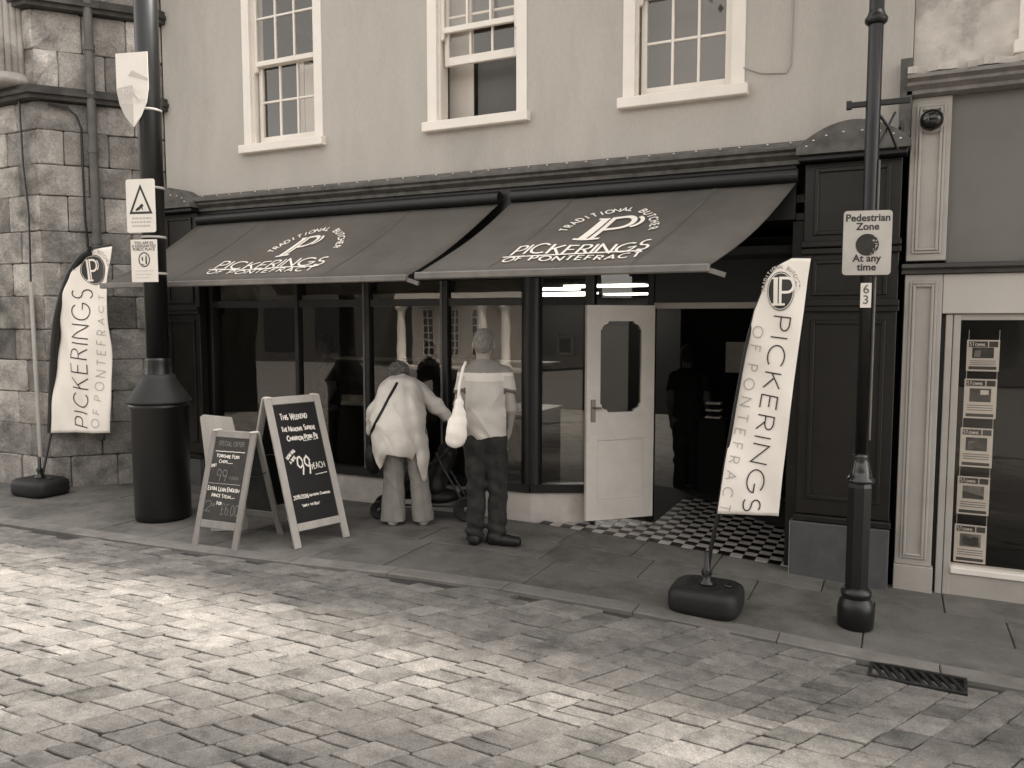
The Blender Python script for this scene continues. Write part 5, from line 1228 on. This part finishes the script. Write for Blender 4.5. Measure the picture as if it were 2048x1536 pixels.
def build_woman(t):
    H = .0065
    S = SDF((-.45, -.25, -.01), (.55, .72, 1.48), H)
    S.ell((-.1, .47, 1.3), (.075, .1, .1), .02, ('X', -.9)); S.ell((-.1, .52, 1.24), (.05, .055, .05), .02); S.cone((-.1, .565, 1.22), (-.1, .575, 1.205), .013, .015, .01); S.cone((-.08, .34, 1.24), (-.1, .43, 1.28), .055, .052, .02)
    for q in (-1, 1): S.ell((-.1 + q * .075, .47, 1.29), (.013, .03, .022), .006)
    S.chain([(0, -.02, .86), (-.02, .1, 1.02), (-.04, .26, 1.17)], [.13, .13, .13], .05, (0, 1.2, .9))
    for q, kx, fx in ((-1, -.08, -.09), (1, .12, .17)): S.chain([(q * .085, 0, .82), (kx, .03, .45), (fx, -.01, .08)], [.09, .06, .045], .03)
    S.chain([(-.2, .28, 1.18), (-.31, .2, .95), (-.325, .3, .76)], [.05, .043, .03], .02); hand(S, (-.325, .3, .76), (0, .3, -1), (.2, 1, .3))
    S.chain([(.14, .28, 1.18), (.28, .26, 1.02), (.4, .3, .875)], [.05, .042, .03], .02); hand(S, (.4, .3, .875), (.7, .3, -.55), (.2, 1, .35), curl=.6)
    obj('body', S.mesh('body', M_skin), t)
    S = SDF((-.26, .28, 1.14), (.06, .64, 1.46), .006)
    S.ell((-.1, .45, 1.315), (.095, .12, .105), .01, ('X', -.7)); S.disp(lambda x, y, z: .009 * np.sin(x * 60 + 3 * np.sin(z * 40)) * np.sin(z * 55 + y * 48) + .004 * np.sin(x * 140 + z * 120)); S.cut(lambda x, y, z: (y - .55) + (1.26 - z) * .8); obj('hair', S.mesh('hair', M_hairw), t)
    # cardigan: rounded back, dropped pointed hem ---------------------------------
    S = SDF((-.46, -.3, .3), (.52, .55, 1.4), H)
    S.chain([(-.045, -.05, .72), (-.045, -.03, .86), (-.045, .03, 1.0), (-.05, .14, 1.12), (-.05, .24, 1.17)], [.19, .19, .185, .165, .14], .07, (0, 1.12, .85)); S.cone((-.15, .24, 1.16), (.08, .24, 1.16), .085, .085, .07)
    S.chain([(.1, -.02, .72), (.13, -.03, .56), (.15, -.03, .42)], [.12, .1, .075], .05, (0, 1, .6)); S.chain([(-.16, -.02, .7), (-.2, -.02, .5)], [.12, .1], .05, (0, 1., .7))
    S.chain([(-.17, .25, 1.15), (-.285, .18, .98), (-.325, .26, .8)], [.075, .062, .048], .04); S.chain([(.1, .25, 1.15), (.26, .24, 1.03), (.385, .28, .895)], [.082, .064, .047], .04)
    S.disp(lambda x, y, z: wr(x, y, z, .005) - .012 * fold(z * 10 + x * 8 + 1.2 * np.sin(x * 9)) * np.clip(1 - np.abs(z - .95) * 4, 0, 1) - .012 * fold(x * 15 + z * 3.5 + np.sin(z * 7), 4) * np.clip((.95 - z) * 4, 0, 1) + (.018 * np.sin(x * 34 + 1.5 * np.sin(z * 6)) * np.clip((.86 - z) * 3, 0, 1)) + .003 * np.sin(x * 60 + z * 10))
    def hem(x, y, z):
        h1 = np.interp(x, [-.4, -.27, -.2, -.13, -.05, .04, .085, .12, .13, .165, .2, .22, .3], [.7, .66, .5, .645, .64, .62, .585, .66, .56, .4, .36, .5, .7])
        h1 = np.where(y > .12, .6, h1)
        return np.where(x > .26, -1., np.where((x < -.27) & (y > .1), -1., h1 - z))
    S.cut(hem); obj('cardigan', S.mesh('cardigan', M_card), t); SC = S
    S = SDF((-.3, -.24, .0), (.34, .26, .95), H)
    S.cone((-.09, 0, .8), (.08, 0, .8), .12, .12, .05); S.chain([(-.1, 0, .78), (-.09, .02, .45), (-.095, .0, .03)], [.115, .09, .105], .02); S.chain([(.09, 0, .78), (.12, .02, .45), (.16, .0, .04)], [.11, .08, .092], .02)
    S.disp(lambda x, y, z: wr(x, y, z, .004) + .006 * np.sin(x * 42 + z * 3) - .012 * fold(x * 16 + z * 2.5, 4) - .007 * fold(z * 12 + x * 14) * np.clip(1 - np.abs(z - .4) * 4, 0, 1)); S.cut(lambda x, y, z: np.maximum(.035 - z, z - .86)); obj('trousers', S.mesh('trousers', M_trou), t)
    for a, b in (((-.1, -.05, .035), (-.1, .13, .03)), ((.17, -.04, .035), (.19, .13, .03))):
        S = SDF((-.2, -.14, -.005), (.28, .22, .1), .006); S.chain([a, b], [.046, .04], .02); S.cut(lambda x, y, z: -z); obj('shoe', S.mesh('shoe', M_wshoe), t)
    def back(x, z):   # where the cloth of the back lies at (x, z)
        i, k = int(round((x - SC.lo[0]) / H)), int(round((z - SC.lo[2]) / H)); c_ = np.argmax(SC.d[i, :, k] < 0)
        return SC.lo[1] + c_ * H
    return [(x, back(x, z) - .006, z) for x, z in [(-.06 - .2 * q ** 1.25, 1.245 - .4 * q ** 1.15) for q in np.linspace(0, 1, 18)]]
wom = place(thing('person', 'stooping woman in a long cream cardigan and taupe trousers', 'person'), (-3.88, -.56, 0))
strap_line = build_woman(wom)
t = place(thing('handbag', 'black handbag with a strap across the back of the stooping woman', 'bag'), (-3.88, -.56, 0))
MB().tube([(-.03, .36, 1.26)] + strap_line + [(-.29, .0, .76), (-.3, .05, .7)], .013, 8).build('strap', M_strap, t)
S = SDF((-.45, -.1, .36), (-.14, .34, .8), .008); S.ell((-.29, .12, .57), (.075, .13, .15), .02); S.disp(lambda x, y, z: wr(x, y, z, .004)); obj('pouch', S.mesh('pouch', M_strap), t)

# pushchair on the far side of the two people
t = place(thing('pushchair', 'black folding pushchair half hidden behind the man and woman', 'pushchair'), (-3.62, -.36, 0))
def wheel(x, y, r):
    w2 = obj('wheel', MB().add([], []).mesh('wheel', M_black), t) if False else None
    mb = MB(Matrix.Translation((x, y, r)) @ Matrix.Rotation(R(90), 4, 'X')); mb.lathe([(r * .8, -.016), (r * .93, -.022), (r, -.012), (r, .012), (r * .93, .022), (r * .8, .016)], n=26)
    w2 = mb.build('wheel', M_blackrough, t)
    mb = MB(Matrix.Translation((x, y, r)) @ Matrix.Rotation(R(90), 4, 'X')); mb.lathe([(r * .8, -.012), (r * .72, -.014), (r * .72, .014), (r * .8, .012)], n=26); mb.lathe([(.02, -.02), (.022, 0), (.02, .02)], n=12)
    for k in range(6): a = k * math.pi / 3; mb.bar((0, 0, 0), (r * .75 * math.cos(a), r * .75 * math.sin(a), 0), .014)
    mb.build('rim', M_taupe_dk, w2)
for x_, y_, r_ in ((.22, .0, .115), (.22, .34, .115), (-.57, .1, .085), (-.57, .34, .085)): wheel(x_, y_, r_)
for y_ in (.03, .31):
    MB().tube([(.22, y_, .115), (.0, y_, .5), (-.05, y_, .62)], .012, 8).build('frame_tube', M_black, t); MB().tube([(-.57, y_, .085), (-.4, y_, .2), (.04, y_, .62), (.14, y_, .78), (.12, y_, .84)], .012, 8).build('frame_tube', M_black, t)
    MB().tube([(.22, y_, .13), (-.5, y_, .15)], .011, 8).build('frame_tube', M_black, t); MB().tube([(.03, y_, .9), (.12, y_, .84), (.29, y_, .5), (.22, y_, .13)], .016, 8).build('handle', M_black, t)
MB().tube([(.22, -.02, .115), (.22, .36, .115)], .008, 6).build('axle', M_black, t); MB().tube([(-.57, .08, .085), (-.57, .36, .085)], .008, 6).build('axle', M_black, t)
S = SDF((-.4, -.02, .12), (.3, .37, .75), .01); S.chain([(-.33, .19, .26), (-.08, .19, .3), (.04, .19, .6)], [.08, .1, .09], .05, (0, 1, 1.4)); S.disp(lambda x, y, z: wr(x, y, z, .005)); obj('fabric_seat', S.mesh('fabric_seat', M_strap), t)
S = SDF((-.3, .0, .1), (.3, .34, .3), .01); S.ell((-.05, .17, .2), (.2, .14, .07), .02); obj('basket', S.mesh('basket', M_strap), t)

# dim figures inside the shop ---------------------------------------------------
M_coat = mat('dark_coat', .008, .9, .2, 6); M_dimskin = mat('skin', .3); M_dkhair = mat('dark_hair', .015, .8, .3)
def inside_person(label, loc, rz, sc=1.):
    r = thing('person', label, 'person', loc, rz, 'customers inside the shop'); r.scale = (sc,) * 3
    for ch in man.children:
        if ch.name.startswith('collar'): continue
        me = ch.data.copy(); m_ = {'body': mat('shaded_figure_skin', .07, .6, .1), 'hair': M_dkhair}.get(ch.name.split('.')[0], M_coat); me.materials.clear(); me.materials.append(m_)  # skin copy darkened: the indoor shade is put into its colour
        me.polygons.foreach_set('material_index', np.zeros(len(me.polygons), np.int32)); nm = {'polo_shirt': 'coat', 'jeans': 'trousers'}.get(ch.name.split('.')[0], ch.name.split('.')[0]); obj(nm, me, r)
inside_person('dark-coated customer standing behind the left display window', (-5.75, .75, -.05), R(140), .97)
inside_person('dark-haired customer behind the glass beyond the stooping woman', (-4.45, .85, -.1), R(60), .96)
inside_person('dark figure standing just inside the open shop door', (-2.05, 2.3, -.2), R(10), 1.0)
